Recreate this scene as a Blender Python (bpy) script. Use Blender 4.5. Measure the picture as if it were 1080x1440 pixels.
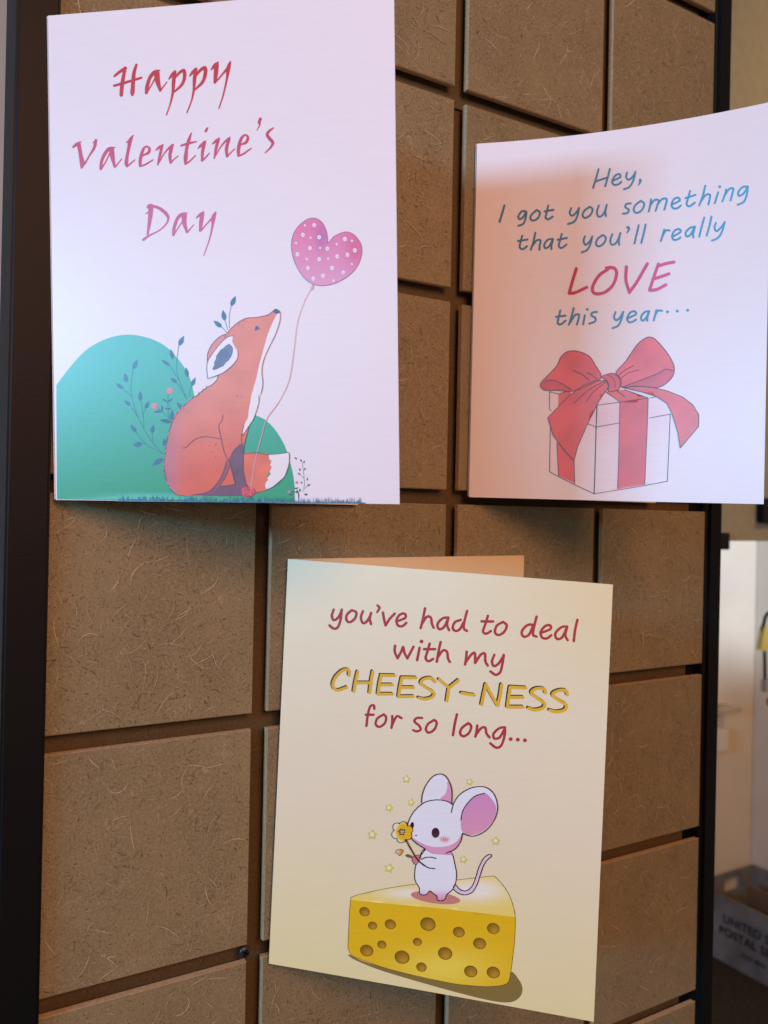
import bpy, bmesh, math, random
import numpy as np
from mathutils import Matrix, Vector
from mathutils.geometry import delaunay_2d_cdt

S = bpy.context.scene
for o in list(bpy.data.objects):
    bpy.data.objects.remove(o)
random.seed(7)

# ------------------------------------------------------------------ camera
# Pose measured from the tile grid (pitch 0.1 m).  World: X along the board to
# the right, Y into the board (tile faces at Y = 0), Z up.
F_PX = 1163.2
def rodrigues(w):
    t = np.linalg.norm(w); k = w / t
    K = np.array([[0, -k[2], k[1]], [k[2], 0, -k[0]], [-k[1], k[0], 0]])
    return np.eye(3) + np.sin(t) * K + (1 - np.cos(t)) * K @ K
RC = rodrigues(np.array([0.0034, -0.5364, 0.0211]))
TC = np.array([0.0340, -0.0074, 0.4105])
BW_ = np.array([[1, 0, 0], [0, 0, 1], [0, -1, 0]], float)
CAM = BW_ @ (-RC.T @ TC)
RIGHT, DOWN, FWD = BW_ @ RC[0], BW_ @ RC[1], BW_ @ RC[2]
def ray(x, y):
    return FWD + RIGHT * (x - 540) / F_PX + DOWN * (y - 720) / F_PX
def on_y(x, y, Y):
    d = ray(x, y); return CAM + d * ((Y - CAM[1]) / d[1])
def on_x(x, y, X):
    d = ray(x, y); return CAM + d * ((X - CAM[0]) / d[0])
def at_depth(x, y, D):
    return CAM + ray(x, y) * D
def project(P):
    X = RC @ (BW_.T @ np.asarray(P)) + TC
    return F_PX * X[0] / X[2] + 540, F_PX * X[1] / X[2] + 720

cam_d = bpy.data.cameras.new('camera')
cam = bpy.data.objects.new('camera', cam_d)
S.collection.objects.link(cam)
m = Matrix.Identity(4)
for i in range(3):
    m[i][0], m[i][1], m[i][2], m[i][3] = RIGHT[i], -DOWN[i], -FWD[i], CAM[i]
cam.matrix_world = m
cam_d.sensor_fit = 'HORIZONTAL'
cam_d.sensor_width = 36
cam_d.lens = 36 * F_PX / 1080
cam_d.clip_start = 0.01
cam_d.clip_end = 50
cam_d.dof.use_dof = True
cam_d.dof.focus_distance = 0.345
cam_d.dof.aperture_fstop = 20
S.camera = cam

# ------------------------------------------------------------------ light
W = bpy.data.worlds.new('World'); S.world = W; W.use_nodes = True
bg = W.node_tree.nodes['Background']
bg.inputs[0].default_value = (1.0, 0.64, 0.46, 1)
bg.inputs[1].default_value = 0.13

def area(name, pos, target, sx, sy, power, col):
    l = bpy.data.lights.new(name, 'AREA'); l.shape = 'RECTANGLE'
    l.size, l.size_y, l.energy, l.color = sx, sy, power, col
    o = bpy.data.objects.new(name, l); S.collection.objects.link(o)
    o.location = pos
    o.rotation_euler = (Vector(target) - Vector(pos)).to_track_quat('-Z', 'Y').to_euler()
    return o
# a cool window off to the left of the board
def to_window(az, el):
    az, el = math.radians(az), math.radians(el)
    return Vector((-math.cos(az) * math.cos(el), -math.sin(az) * math.cos(el), math.sin(el)))
area('window_light', to_window(14, 9.3) * 2.2, (0, 0, 0.02), 0.56, 0.20, 33, (0.27, 0.62, 1.0))
# unseen second window area, added for the sheen on the fox card
area('window_light', to_window(34, 9.8) * 2.2, (-0.12, 0, 0.02), 0.62, 0.20, 5.5, (0.38, 0.70, 1.0))
# warm ceiling lamp up in front of the board
cd = Vector((-0.13, -1.0, 0.43)).normalized()
area('ceiling_light', cd * 1.5, (0, 0, 0), 0.70, 0.58, 16.0, (1.0, 0.46, 0.275))
# daylight on the far wall, coming in over a sill
sp = bpy.data.lights.new('far_window_light', 'SPOT')
sp.energy, sp.color, sp.spot_size, sp.spot_blend, sp.shadow_soft_size = 380, (0.66, 0.82, 1.0), math.radians(34), 0.22, 0.1
spo = bpy.data.objects.new('far_window_light', sp); S.collection.objects.link(spo)
spo.location = (1.3, -1.6, 0.75)
spo.rotation_euler = (Vector((2.1, 1.35, 0.45)) - Vector(spo.location)).to_track_quat('-Z', 'Y').to_euler()

# added warm fill for the lower wall, the tub corner and the hanging board
s2 = bpy.data.lights.new('corner_fill', 'SPOT')
s2.energy, s2.color, s2.spot_size, s2.spot_blend, s2.shadow_soft_size = 85, (1.0, 0.53, 0.10), math.radians(80), 0.6, 0.15
s2o = bpy.data.objects.new('corner_fill', s2); S.collection.objects.link(s2o)
s2o.location = (1.5, -0.9, 1.35)
s2o.rotation_euler = (Vector((1.75, 1.1, -0.25)) - Vector(s2o.location)).to_track_quat('-Z', 'Y').to_euler()

S.view_settings.view_transform = 'Standard'
S.view_settings.look = 'None'
S.view_settings.exposure = 0
S.view_settings.gamma = 1

# ------------------------------------------------------------------ materials
def lin(c):
    out = []
    for v in c[:3]:
        v = v / 255.0
        out.append(v / 12.92 if v <= 0.04045 else ((v + 0.055) / 1.055) ** 2.4)
    return tuple(out)

def mat(name, col, rough=0.6, spec=0.5, noise=None, bump=None, metallic=0.0, alpha=None):
    """noise = (scale, second colour, contrast); bump = (scale, strength)"""
    M = bpy.data.materials.new(name); M.use_nodes = True
    nt = M.node_tree; b = nt.nodes['Principled BSDF']
    b.inputs['Base Color'].default_value = (*col, 1)
    b.inputs['Roughness'].default_value = rough
    b.inputs['Specular IOR Level'].default_value = spec
    b.inputs['Metallic'].default_value = metallic
    tc = nt.nodes.new('ShaderNodeTexCoord')
    if noise:
        n = nt.nodes.new('ShaderNodeTexNoise'); n.inputs['Scale'].default_value = noise[0]
        n.inputs['Detail'].default_value = 5
        r = nt.nodes.new('ShaderNodeMapRange')
        r.inputs[1].default_value, r.inputs[2].default_value = 0.5 - noise[2], 0.5 + noise[2]
        mx = nt.nodes.new('ShaderNodeMix'); mx.data_type = 'RGBA'
        mx.inputs[6].default_value = (*col, 1); mx.inputs[7].default_value = (*noise[1], 1)
        nt.links.new(tc.outputs['Object'], n.inputs['Vector'])
        nt.links.new(n.outputs[0], r.inputs[0]); nt.links.new(r.outputs[0], mx.inputs[0])
        nt.links.new(mx.outputs[2], b.inputs['Base Color'])
    if bump:
        n2 = nt.nodes.new('ShaderNodeTexNoise'); n2.inputs['Scale'].default_value = bump[0]
        n2.inputs['Detail'].default_value = 4
        bp = nt.nodes.new('ShaderNodeBump'); bp.inputs['Strength'].default_value = bump[1]
        bp.inputs['Distance'].default_value = 0.0004
        nt.links.new(tc.outputs['Object'], n2.inputs['Vector'])
        nt.links.new(n2.outputs[0], bp.inputs['Height'])
        nt.links.new(bp.outputs[0], b.inputs['Normal'])
    if alpha is not None:
        b.inputs['Alpha'].default_value = alpha
    return M

def mdf_material(name, base, dark, pale, speck=0.55):
    """pressed fibreboard: mottled brown, dark specks, short pale fibres"""
    M = bpy.data.materials.new(name); M.use_nodes = True
    nt = M.node_tree; N = nt.nodes; L = nt.links
    b = N['Principled BSDF']
    b.inputs['Roughness'].default_value = 0.62
    b.inputs['Specular IOR Level'].default_value = 0.35
    tc = N.new('ShaderNodeTexCoord'); oi = N.new('ShaderNodeObjectInfo')
    ad = N.new('ShaderNodeVectorMath'); ad.operation = 'MULTIPLY_ADD'
    cb = N.new('ShaderNodeCombineXYZ')
    for i in range(3): L.new(oi.outputs['Random'], cb.inputs[i])
    ad.inputs[1].default_value = (7, 3, 5)
    L.new(cb.outputs[0], ad.inputs[0]); L.new(tc.outputs['Object'], ad.inputs[2])
    vec = ad.outputs[0]
    def noise(scale, lo, hi, detail=3, dist=0.0, v=None):
        n = N.new('ShaderNodeTexNoise'); n.inputs['Scale'].default_value = scale
        n.inputs['Detail'].default_value = detail; n.inputs['Distortion'].default_value = dist
        L.new(v or vec, n.inputs['Vector'])
        r = N.new('ShaderNodeMapRange'); r.inputs[1].default_value, r.inputs[2].default_value = lo, hi
        L.new(n.outputs[0], r.inputs[0]); return r.outputs[0]
    def mix(fac, a, bcol):
        x = N.new('ShaderNodeMix'); x.data_type = 'RGBA'
        if isinstance(fac, float): x.inputs[0].default_value = fac
        else: L.new(fac, x.inputs[0])
        for s, v in ((6, a), (7, bcol)):
            if isinstance(v, tuple): x.inputs[s].default_value = (*v, 1)
            else: L.new(v, x.inputs[s])
        return x.outputs[2]
    c = mix(noise(35, 0.35, 0.65, 4), tuple(v * 0.9 for v in base), tuple(v * 1.1 for v in base))
    c = mix(noise(900, 0.40, 0.75, 4), c, tuple(v * 1.35 for v in base))
    c = mix(noise(1400, 0.60, 0.72, 2, 0.5), c, dark)
    c = mix(noise(520, 0.68, 0.76, 2, 1.5), c, dark)
    # short bent fibres: thin bands of distorted noise
    n = N.new('ShaderNodeTexNoise'); n.inputs['Scale'].default_value = 260
    n.inputs['Detail'].default_value = 2; n.inputs['Distortion'].default_value = 1.2
    L.new(vec, n.inputs['Vector'])
    s1 = N.new('ShaderNodeMath'); s1.operation = 'SUBTRACT'; s1.inputs[1].default_value = 0.5
    s2 = N.new('ShaderNodeMath'); s2.operation = 'ABSOLUTE'
    r = N.new('ShaderNodeMapRange'); r.inputs[1].default_value, r.inputs[2].default_value = 0.012, 0.003
    L.new(n.outputs[0], s1.inputs[0]); L.new(s1.outputs[0], s2.inputs[0]); L.new(s2.outputs[0], r.inputs[0])
    g = N.new('ShaderNodeMath'); g.operation = 'MULTIPLY'
    L.new(r.outputs[0], g.inputs[0]); L.new(noise(120, 0.5, 0.62), g.inputs[1])
    g2 = N.new('ShaderNodeMath'); g2.operation = 'MULTIPLY'; g2.inputs[1].default_value = speck
    L.new(g.outputs[0], g2.inputs[0])
    c = mix(g2.outputs[0], c, pale)
    # every sheet is a little lighter or darker than the next
    tv = N.new('ShaderNodeMapRange'); tv.inputs[3].default_value, tv.inputs[4].default_value = 0.90, 1.10
    L.new(oi.outputs['Random'], tv.inputs[0])
    sc = N.new('ShaderNodeVectorMath'); sc.operation = 'SCALE'
    L.new(c, sc.inputs[0]); L.new(tv.outputs[0], sc.inputs['Scale'])
    L.new(sc.outputs[0], b.inputs['Base Color'])
    bn = N.new('ShaderNodeTexNoise'); bn.inputs['Scale'].default_value = 1100
    L.new(vec, bn.inputs['Vector'])
    bp = N.new('ShaderNodeBump'); bp.inputs['Strength'].default_value = 0.25
    bp.inputs['Distance'].default_value = 0.0002
    L.new(bn.outputs[0], bp.inputs['Height']); L.new(bp.outputs[0], b.inputs['Normal'])
    return M

def print_material(name, rough, spec, grain=0.05):
    """ink or printed paper: colour from the print, faint banding of the printer"""
    M = bpy.data.materials.new(name); M.use_nodes = True
    nt = M.node_tree; N = nt.nodes; L = nt.links
    b = N['Principled BSDF']; b.inputs['Roughness'].default_value = rough
    b.inputs['Specular IOR Level'].default_value = spec
    a = N.new('ShaderNodeAttribute'); a.attribute_name = 'Col'
    tc = N.new('ShaderNodeTexCoord')
    mp = N.new('ShaderNodeMapping'); mp.inputs['Scale'].default_value = (1, 1, 9)
    n = N.new('ShaderNodeTexNoise'); n.inputs['Scale'].default_value = 90; n.inputs['Detail'].default_value = 6
    L.new(tc.outputs['Object'], mp.inputs['Vector']); L.new(mp.outputs[0], n.inputs['Vector'])
    r = N.new('ShaderNodeMapRange'); r.inputs[3].default_value, r.inputs[4].default_value = 1 - grain, 1 + grain
    r.inputs[1].default_value, r.inputs[2].default_value = 0.3, 0.7
    L.new(n.outputs[0], r.inputs[0])
    x = N.new('ShaderNodeVectorMath'); x.operation = 'SCALE'
    L.new(a.outputs['Color'], x.inputs[0]); L.new(r.outputs[0], x.inputs['Scale'])
    L.new(x.outputs[0], b.inputs['Base Color'])
    bn = N.new('ShaderNodeTexNoise'); bn.inputs['Scale'].default_value = 700
    L.new(tc.outputs['Object'], bn.inputs['Vector'])
    bp = N.new('ShaderNodeBump'); bp.inputs['Strength'].default_value = 0.14
    bp.inputs['Distance'].default_value = 0.0001
    L.new(bn.outputs[0], bp.inputs['Height']); L.new(bp.outputs[0], b.inputs['Normal'])
    return M

M_TILE = mdf_material('fibreboard', (0.205, 0.182, 0.102), (0.075, 0.048, 0.028), (0.50, 0.42, 0.31))
M_EDGE = mat('fibreboard_cut_edge', (0.62, 0.45, 0.26), 0.8, 0.2, (600, (0.46, 0.32, 0.17), 0.2))
M_BACK = mdf_material('hardboard_backing', (0.080, 0.056, 0.022), (0.04, 0.026, 0.010), (0.12, 0.085, 0.04), 0.2)
M_BLACK = mat('black_powder_coat', (0.0032, 0.0045, 0.0055), 0.5, 0.18, None, (900, 0.15))
M_SCREW = mat('black_screw', (0.02, 0.02, 0.022), 0.35, 0.6)
M_FIBRE = print_material('wood_fibre', 0.6, 0.3, 0.1)
M_PAPER = print_material('card_paper', 0.33, 0.5, 0.012)
M_INK = print_material('printed_ink', 0.33, 0.6, 0.022)

# ------------------------------------------------------------------ helpers
def link(name, me, material=None, parent=None, **props):
    o = bpy.data.objects.new(name, me); S.collection.objects.link(o)
    if material is not None and me is not None and len(me.materials) == 0:
        me.materials.append(material)
    if parent: o.parent = parent
    for k, v in props.items(): o[k] = v
    return o
def thing(name, label, category, loc=(0, 0, 0), group=None):
    o = bpy.data.objects.new(name, None); S.collection.objects.link(o)
    o.empty_display_size = 0.02
    o.location = loc; o['label'] = label; o['category'] = category
    if group: o['group'] = group
    return o
def mesh(name, verts, faces, smooth=False):
    me = bpy.data.meshes.new(name); me.from_pydata([tuple(v) for v in verts], [], faces); me.update()
    if smooth:
        me.polygons.foreach_set('use_smooth', [True] * len(me.polygons))
    return me
def box_bm(bm, x0, x1, y0, y1, z0, z1):
    vs = [bm.verts.new(p) for p in ((x0,y0,z0),(x1,y0,z0),(x1,y1,z0),(x0,y1,z0),(x0,y0,z1),(x1,y0,z1),(x1,y1,z1),(x0,y1,z1))]
    for f in ((0,3,2,1),(4,5,6,7),(0,1,5,4),(1,2,6,5),(2,3,7,6),(3,0,4,7)):
        bm.faces.new([vs[i] for i in f])
    return vs
def box(name, x0, x1, y0, y1, z0, z1, material, parent=None, bevel=0.0, seg=2, **props):
    bm = bmesh.new(); box_bm(bm, x0, x1, y0, y1, z0, z1)
    if bevel:
        bmesh.ops.bevel(bm, geom=bm.edges[:], offset=bevel, segments=seg, affect='EDGES')
    me = bpy.data.meshes.new(name); bm.to_mesh(me); bm.free()
    o = link(name, me, material, None, **props)
    if parent:
        o.parent = parent; o.location = -Vector(parent.location)
    return o
def child_of(o, parent):
    o.parent = parent; o.location = -Vector(parent.location)
    return o

# ------------------------------------------------------------------ the board
P, G, T = 0.100, 0.0072, 0.0030
board = thing('display_board', 'brown fibreboard display panel of square tiles in a black metal frame', 'display board', (0, 0.003, -0.40))
XL0, XL1, XR0, XR1 = -0.2030, -0.1875, 0.1890, 0.2055

def tile_mesh(w, h):
    bm = bmesh.new(); box_bm(bm, -w/2, w/2, 0, T, -h/2, h/2)
    ed = [e for e in bm.edges if all(v.co.y < 1e-6 for v in e.verts)]
    bmesh.ops.bevel(bm, geom=ed, offset=0.00032, segments=2, affect='EDGES')
    me = bpy.data.meshes.new('tile'); 
    bm.normal_update()
    for f in bm.faces:
        if f.normal.y > -0.9: f.material_index = 1
    bm.to_mesh(me); bm.free()
    me.materials.append(M_TILE); me.materials.append(M_EDGE)
    return me
full, edge_l = tile_mesh(P - G, P - G), None
wl = (-0.1 - G/2) - (XL1 - 0.001)
me_l = tile_mesh(wl, P - G)
wr = (XR0 + 0.001) - (0.1 + G/2)
me_r = tile_mesh(wr, P - G)
tiles = []
for c in range(4):
    for r in range(-4, 4):
        zc = r * P + P / 2
        if c == 0: me, xc = me_l, XL1 - 0.001 + wl / 2
        elif c == 3: me, xc = me_r, 0.1 + G / 2 + wr / 2
        else: me, xc = full, (c - 1.5) * P
        pts = [project((xc + a * .045, 0, zc + b * .045)) for a in (-1, 1) for b in (-1, 1)]
        if max(p[1] for p in pts) < -5 or min(p[1] for p in pts) > 1445: continue
        t = link('tile', me, None, board)
        t.location = (xc, random.uniform(-0.0002, 0.0002) - 0.003, zc + 0.40)
        t.rotation_euler = (0, random.uniform(-0.003, 0.003), 0)
        tiles.append((t, xc, zc))
BY = 0.0066                                               # tiles stand off the backing on battens
bm = bmesh.new(); box_bm(bm, -0.02, 0.02, T - 0.0004, BY + 0.0007, -0.02, 0.02)
pad_me = bpy.data.meshes.new('spacer'); bm.to_mesh(pad_me); bm.free(); pad_me.materials.append(M_BACK)
for t, xc, zc in tiles:
    link('spacer', pad_me, None, t)
box('backing_panel', XL1 - 0.004, XR0 - 0.0062, BY, BY + 0.005, 0.1964, 0.44, M_BACK, board)
box('backing_panel', XL1 - 0.004, XR0 - 0.0062, BY, BY + 0.005, -0.40, 0.1952, M_BACK, board)
box('frame_post', XL0, XL1, -0.0026, 0.032, -0.42, 0.46, M_BLACK, board, 0.0012, 3)
box('frame_post', XR0, XR1, -0.0026, 0.032, -0.42, 0.46, M_BLACK, board, 0.0035, 5)
box('frame_lip', XR0 - 0.0060, XR0 + 0.001, BY - 0.0006, BY + 0.004, -0.415, 0.455, M_BLACK, board)

# countersunk screw with a cross slot, in the joint between four tiles
sc_p = on_y(344.3, 1339, -0.0006)
def screw_mesh(r):
    vs, fs = [], []
    n = 24
    prof = [(0.0, -0.0008), (0.45, -0.0008), (0.8, -0.0005), (1.0, 0.0), (0.55, 0.0032)]
    for (k, y) in prof:
        for i in range(n):
            a = 2 * math.pi * i / n; vs.append((k * r * math.cos(a), y, k * r * math.sin(a)))
    for j in range(len(prof) - 1):
        for i in range(n):
            fs.append((j*n+i, j*n+(i+1) % n, (j+1)*n+(i+1) % n, (j+1)*n+i))
    return mesh('screw', vs, fs, True)
scr = child_of(link('screw', screw_mesh(0.0026), M_SCREW), board)
scr.location = Vector(sc_p) - Vector(board.location)
bm = bmesh.new()
for a in (0.5, 0.5 + math.pi / 2):
    v = box_bm(bm, -0.0014, 0.0014, -0.00095, -0.0006, -0.0003, 0.0003)
    bmesh.ops.rotate(bm, verts=v, cent=(0, 0, 0), matrix=Matrix.Rotation(a, 3, 'Y'))
me = bpy.data.meshes.new('cross_slot'); bm.to_mesh(me); bm.free()
link('cross_slot', me, mat('slot_black', (0.002, 0.002, 0.002), 0.9, 0.1), scr)

# loose pale and dark fibres pressed into the faces of the tiles
rng = np.random.default_rng(5)
fv, ff, fc = [], [], []
for t, xc, zc in tiles:
    w2 = (wl if xc < -0.11 else wr if xc > 0.11 else P - G) / 2 - 0.001
    h2 = (P - G) / 2 - 0.001
    for k in range(int(480 * w2 / 0.046)):
        x, z = rng.uniform(-w2, w2), rng.uniform(-h2, h2)
        dark = rng.random() < 0.24
        big = (not dark) and rng.random() < 0.15
        ln = rng.uniform(0.006, 0.015) if big else rng.uniform(0.001, 0.005)
        wd_ = rng.uniform(0.00011, 0.0002) if big else rng.uniform(0.00006, 0.00014)
        a = rng.uniform(0, 2 * math.pi); cur = rng.normal(0, 90 if big else 130); d2 = rng.normal(0, 9000)
        n = 9; pts = []
        for i in range(n):
            pts.append((x, z, a)); st = ln / (n - 1)
            x += math.cos(a) * st; z += math.sin(a) * st; a += cur * st; cur += d2 * st
        if any(abs(p[0]) > w2 or abs(p[1]) > h2 for p in pts): continue
        if dark: col = np.array(lin((100, 84, 58))) * rng.uniform(0.6, 1.1)
        else:
            m_ = rng.uniform(0.35, 1.0) if big else rng.uniform(0.15, 0.85)
            col = np.array((0.205, 0.182, 0.102)) * (1 - m_) + np.array((0.50, 0.47, 0.36)) * m_
        b0 = len(fv)
        for i, (px, pz, pa) in enumerate(pts):
            ww = wd_ * math.sin(math.pi * (i + 0.6) / (n + 0.2)) * rng.uniform(0.7, 1.2)
            for s in (1, -1):
                fv.append((xc + px - math.sin(pa) * ww * s, -0.00028, zc + pz + math.cos(pa) * ww * s))
                fc.append((*col, 1))
        for i in range(n - 1):
            ff.append((b0 + 2*i, b0 + 2*i + 1, b0 + 2*i + 3, b0 + 2*i + 2))
me = mesh('wood_fibres', fv, ff)
ca = me.color_attributes.new('Col', 'FLOAT_COLOR', 'POINT')
ca.data.foreach_set('color', np.array(fc, 'f').ravel())
fo = child_of(link('wood_fibres', me, M_FIBRE, None, kind='stuff'), board)

# ------------------------------------------------------------------ cards
class Card:
    def __init__(self, corners, bow):
        self.TL, self.BL, self.TR, self.BR = [np.array(c, float) for c in corners]
        self.bow = bow
        n = np.cross(self.TR - self.TL, self.BL - self.TL); n /= np.linalg.norm(n)
        if n @ (CAM - self.TL) < 0: n = -n
        self.n = n                                   # faces the viewer
    def surf(self, s, t):
        s = np.asarray(s, float)[..., None]; t = np.asarray(t, float)[..., None]
        p = (self.TL * (1 - s) + self.TR * s) * (1 - t) + (self.BL * (1 - s) + self.BR * s) * t
        return p - self.n * (4 * s * (1 - s) * self.bow * (1 - 0.25 * t))
    def proj(self, s, t):
        X = (self.surf(s, t) @ BW_) @ RC.T + TC
        return np.stack([F_PX * X[..., 0] / X[..., 2] + 540, F_PX * X[..., 1] / X[..., 2] + 720], -1)
    def inv(self, px):
        """photo pixel -> place on the card, where its sight line meets the paper"""
        px = np.asarray(px, float); s = np.full(len(px), .5); t = np.full(len(px), .5); h = 1e-5
        for _ in range(9):
            f = self.proj(s, t) - px
            fs = (self.proj(s + h, t) - self.proj(s, t)) / h; ft = (self.proj(s, t + h) - self.proj(s, t)) / h
            det = fs[:, 0] * ft[:, 1] - fs[:, 1] * ft[:, 0]
            s = s - (f[:, 0] * ft[:, 1] - f[:, 1] * ft[:, 0]) / det
            t = t - (fs[:, 0] * f[:, 1] - fs[:, 1] * f[:, 0]) / det
        return s, t
    def place(self, px, off):
        s, t = self.inv(px)
        h = 1e-4
        du = self.surf(s + h, t) - self.surf(s - h, t); dv = self.surf(s, t + h) - self.surf(s, t - h)
        n = np.cross(du, dv); n /= np.linalg.norm(n, axis=1)[:, None]
        if (n @ self.n).mean() < 0: n = -n
        return self.surf(s, t) + n * off
    def panel(self, colour, thick=0.00035, nx=40, ny=30):
        vs, cols, fs = [], [], []
        for layer in (0, 1):
            for j in range(ny + 1):
                for i in range(nx + 1):
                    s, t = i / nx, j / ny
                    vs.append(self.surf(s, t) - self.n * thick * layer)
                    cols.append((*(colour(s, t) if layer == 0 else lin((238, 236, 236))), 1))
        N = (nx + 1) * (ny + 1); id_ = lambda l, i, j: l * N + j * (nx + 1) + i
        for j in range(ny):
            for i in range(nx):
                fs.append((id_(0,i,j), id_(0,i,j+1), id_(0,i+1,j+1), id_(0,i+1,j)))
                fs.append((id_(1,i,j), id_(1,i+1,j), id_(1,i+1,j+1), id_(1,i,j+1)))
        def wall(seq, flip):                       # cut edges have their own vertices, so they stay crisp
            b = len(vs)
            for (i, j) in seq:
                for l in (0, 1): vs.append(vs[id_(l, i, j)]); cols.append((*lin((238, 236, 236)), 1))
            for k in range(len(seq) - 1):
                q = (b+2*k, b+2*k+2, b+2*k+3, b+2*k+1); fs.append(q[::-1] if flip else q)
        wall([(i, 0) for i in range(nx + 1)], False); wall([(i, ny) for i in range(nx + 1)], True)
        wall([(0, j) for j in range(ny + 1)], True); wall([(nx, j) for j in range(ny + 1)], False)
        me = mesh('front_panel', vs, fs, True)
        ca = me.color_attributes.new('Col', 'FLOAT_COLOR', 'POINT'); ca.data.foreach_set('color', np.array(cols, 'f').ravel())
        return me

# ---- drawing tools: everything is drawn in photo pixels, then laid on the paper
def cmap(x0, y0, k):
    return lambda pts: [(x0 + p[0] / k, y0 + p[1] / k) + ((p[2] / k,) if len(p) > 2 else ()) for p in pts]
def spline(pts, step=1.6, closed=False):
    pts = [np.array(p, float) for p in pts]
    n = len(pts)
    if n == 2 and not closed:
        return [pts[0], pts[1]]
    out = []
    segs = n if closed else n - 1
    for i in range(segs):
        p1, p2 = pts[i], pts[(i + 1) % n]
        p0 = pts[(i - 1) % n] if closed or i > 0 else 2 * p1 - p2
        p3 = pts[(i + 2) % n] if closed or i + 2 < n else 2 * p2 - p1
        d = np.linalg.norm((p2 - p1)[:2]); k = max(1, int(math.ceil(d / step)))
        for q in range(k):
            u = q / k
            out.append(0.5 * (2*p1 + (p2-p0)*u + (2*p0-5*p1+4*p2-p3)*u*u + (3*p1-p0-3*p2+p3)*u**3))
    if not closed: out.append(pts[-1])
    return out
def hull(ps):
    ps = sorted(set((round(float(a), 4), round(float(b), 4)) for a, b in ps))
    def half(seq):
        h = []
        for p in seq:
            while len(h) >= 2 and (h[-1][0]-h[-2][0])*(p[1]-h[-2][1]) - (h[-1][1]-h[-2][1])*(p[0]-h[-2][0]) <= 1e-9: h.pop()
            h.append(p)
        return h
    a, b = half(ps), half(ps[::-1])
    return a[:-1] + b[:-1]
def disc(x, y, rx, ry=None, rot=0.0, n=14):
    ry = rx if ry is None else ry
    return [(x + rx*math.cos(a)*math.cos(rot) - ry*math.sin(a)*math.sin(rot), y + rx*math.cos(a)*math.sin(rot) + ry*math.sin(a)*math.cos(rot)) for a in [2*math.pi*i/n for i in range(n)]]
def stroke(pts, w=None, step=None, closed=False, n=8):
    """a pen line of varying width as overlapping round-ended pieces"""
    pts = [(p[0], p[1], (p[2] if len(p) > 2 else w)) for p in pts]
    if step is None: step = max(1.3, 0.6 * np.mean([p[2] for p in pts]))
    sp = spline(pts, step, closed)
    if closed: sp = sp + [sp[0]]
    return [hull(disc(*a[:2], max(a[2], .25) / 2, n=n) + disc(*b[:2], max(b[2], .25) / 2, n=n)) for a, b in zip(sp[:-1], sp[1:])]
def area_pts(pts, step=3.0):
    return [tuple(p[:2]) for p in spline([p[:2] for p in pts], step, True)]

def ink(card, parent, name, polys, layer, colour, grid=7.0, label=None):
    """union of the polygons, triangulated, laid on the card as a film of ink"""
    vs, faces = [], []
    for p in polys:
        a = sum(p[i][0]*p[(i+1) % len(p)][1] - p[(i+1) % len(p)][0]*p[i][1] for i in range(len(p)))
        if abs(a) < 1e-4: continue
        q = p if a > 0 else p[::-1]
        faces.append(list(range(len(vs), len(vs) + len(q)))); vs += [(float(x), float(y)) for x, y in q]
    A = np.array(vs); x0, y0 = A.min(0); x1, y1 = A.max(0)
    if grid and (x1 - x0) > grid * 1.5:
        for j, gy in enumerate(np.arange(y0 + grid/2, y1, grid)):
            for gx in np.arange(x0 + grid * (0.5 if j % 2 else 0.25), x1, grid):
                vs.append((float(gx + 0.013 * j), float(gy)))
    r = delaunay_2d_cdt([Vector(v) for v in vs], [], faces, 0, 1e-4)
    tris = [f for f, o in zip(r[2], r[5]) if len(o)]
    used = sorted({i for f in tris for i in f}); idx = {k: i for i, k in enumerate(used)}
    px = np.array([tuple(r[0][k]) for k in used])
    co = card.place(px, 0.00006 + 0.00004 * layer)
    # triangles wind so that they face the viewer
    fs = [tuple(idx[i] for i in f) for f in tris]
    me = mesh(name, co, fs, True)
    if len(fs):
        me.update()
        if np.mean([me.polygons[k].normal @ Vector(card.n) for k in range(min(40, len(me.polygons)))]) < 0:
            me.flip_normals()
    cols = np.array([(*(colour(*p) if callable(colour) else colour), 1) for p in px], 'f')
    ca = me.color_attributes.new('Col', 'FLOAT_COLOR', 'POINT'); ca.data.foreach_set('color', cols.ravel())
    o = link(name, me, M_INK, parent)
    if label: o['label'] = label
    return o

def grad(c0, c1, f):
    a, b = np.array(lin(c0)), np.array(lin(c1))
    return lambda x, y: tuple(a + (b - a) * min(1, max(0, f(x, y))))
def wash(c, amp=0.10, k=0.045, seed=0.0):
    """watercolour-like unevenness of the printed colour"""
    a = np.array(lin(c))
    def f(x, y):
        v = math.sin(x*k + 1.3*math.sin(y*k*0.8 + seed)) + math.sin(y*k*1.3 + 1.7*math.sin(x*k*0.6 + 2 + seed)) + 0.6*math.sin((x+y)*k*2.3 + seed)
        return tuple(np.clip(a * (1 + amp * v / 2), 0, 1))
    return f

def make_card(corners, bow, label, colour, back, back_col=None):
    cd_ = Card(corners, bow)
    root = thing('greeting_card', label, 'greeting card', (0, 0, 0), 'folded paper cards mounted on the display board')
    front = link('front_panel', cd_.panel(colour), M_PAPER, root)
    vs = []; th = 0.0003
    b = [np.array(p, float) for p in back]                 # TL, TR, BR, BL
    for q in b: vs.append(q)
    for q in b: vs.append(q + np.array((0, th, 0)))
    me = mesh('back_panel', vs, [(0,3,2,1),(4,5,6,7),(0,1,5,4),(1,2,6,5),(2,3,7,6),(3,0,4,7)])
    ca = me.color_attributes.new('Col', 'FLOAT_COLOR', 'POINT')
    ca.data.foreach_set('color', np.array([(*(back_col or colour(0.4, 0.4)), 1)] * 8, 'f').ravel())
    link('back_panel', me, M_PAPER, root)
    return cd_, root, front

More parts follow.
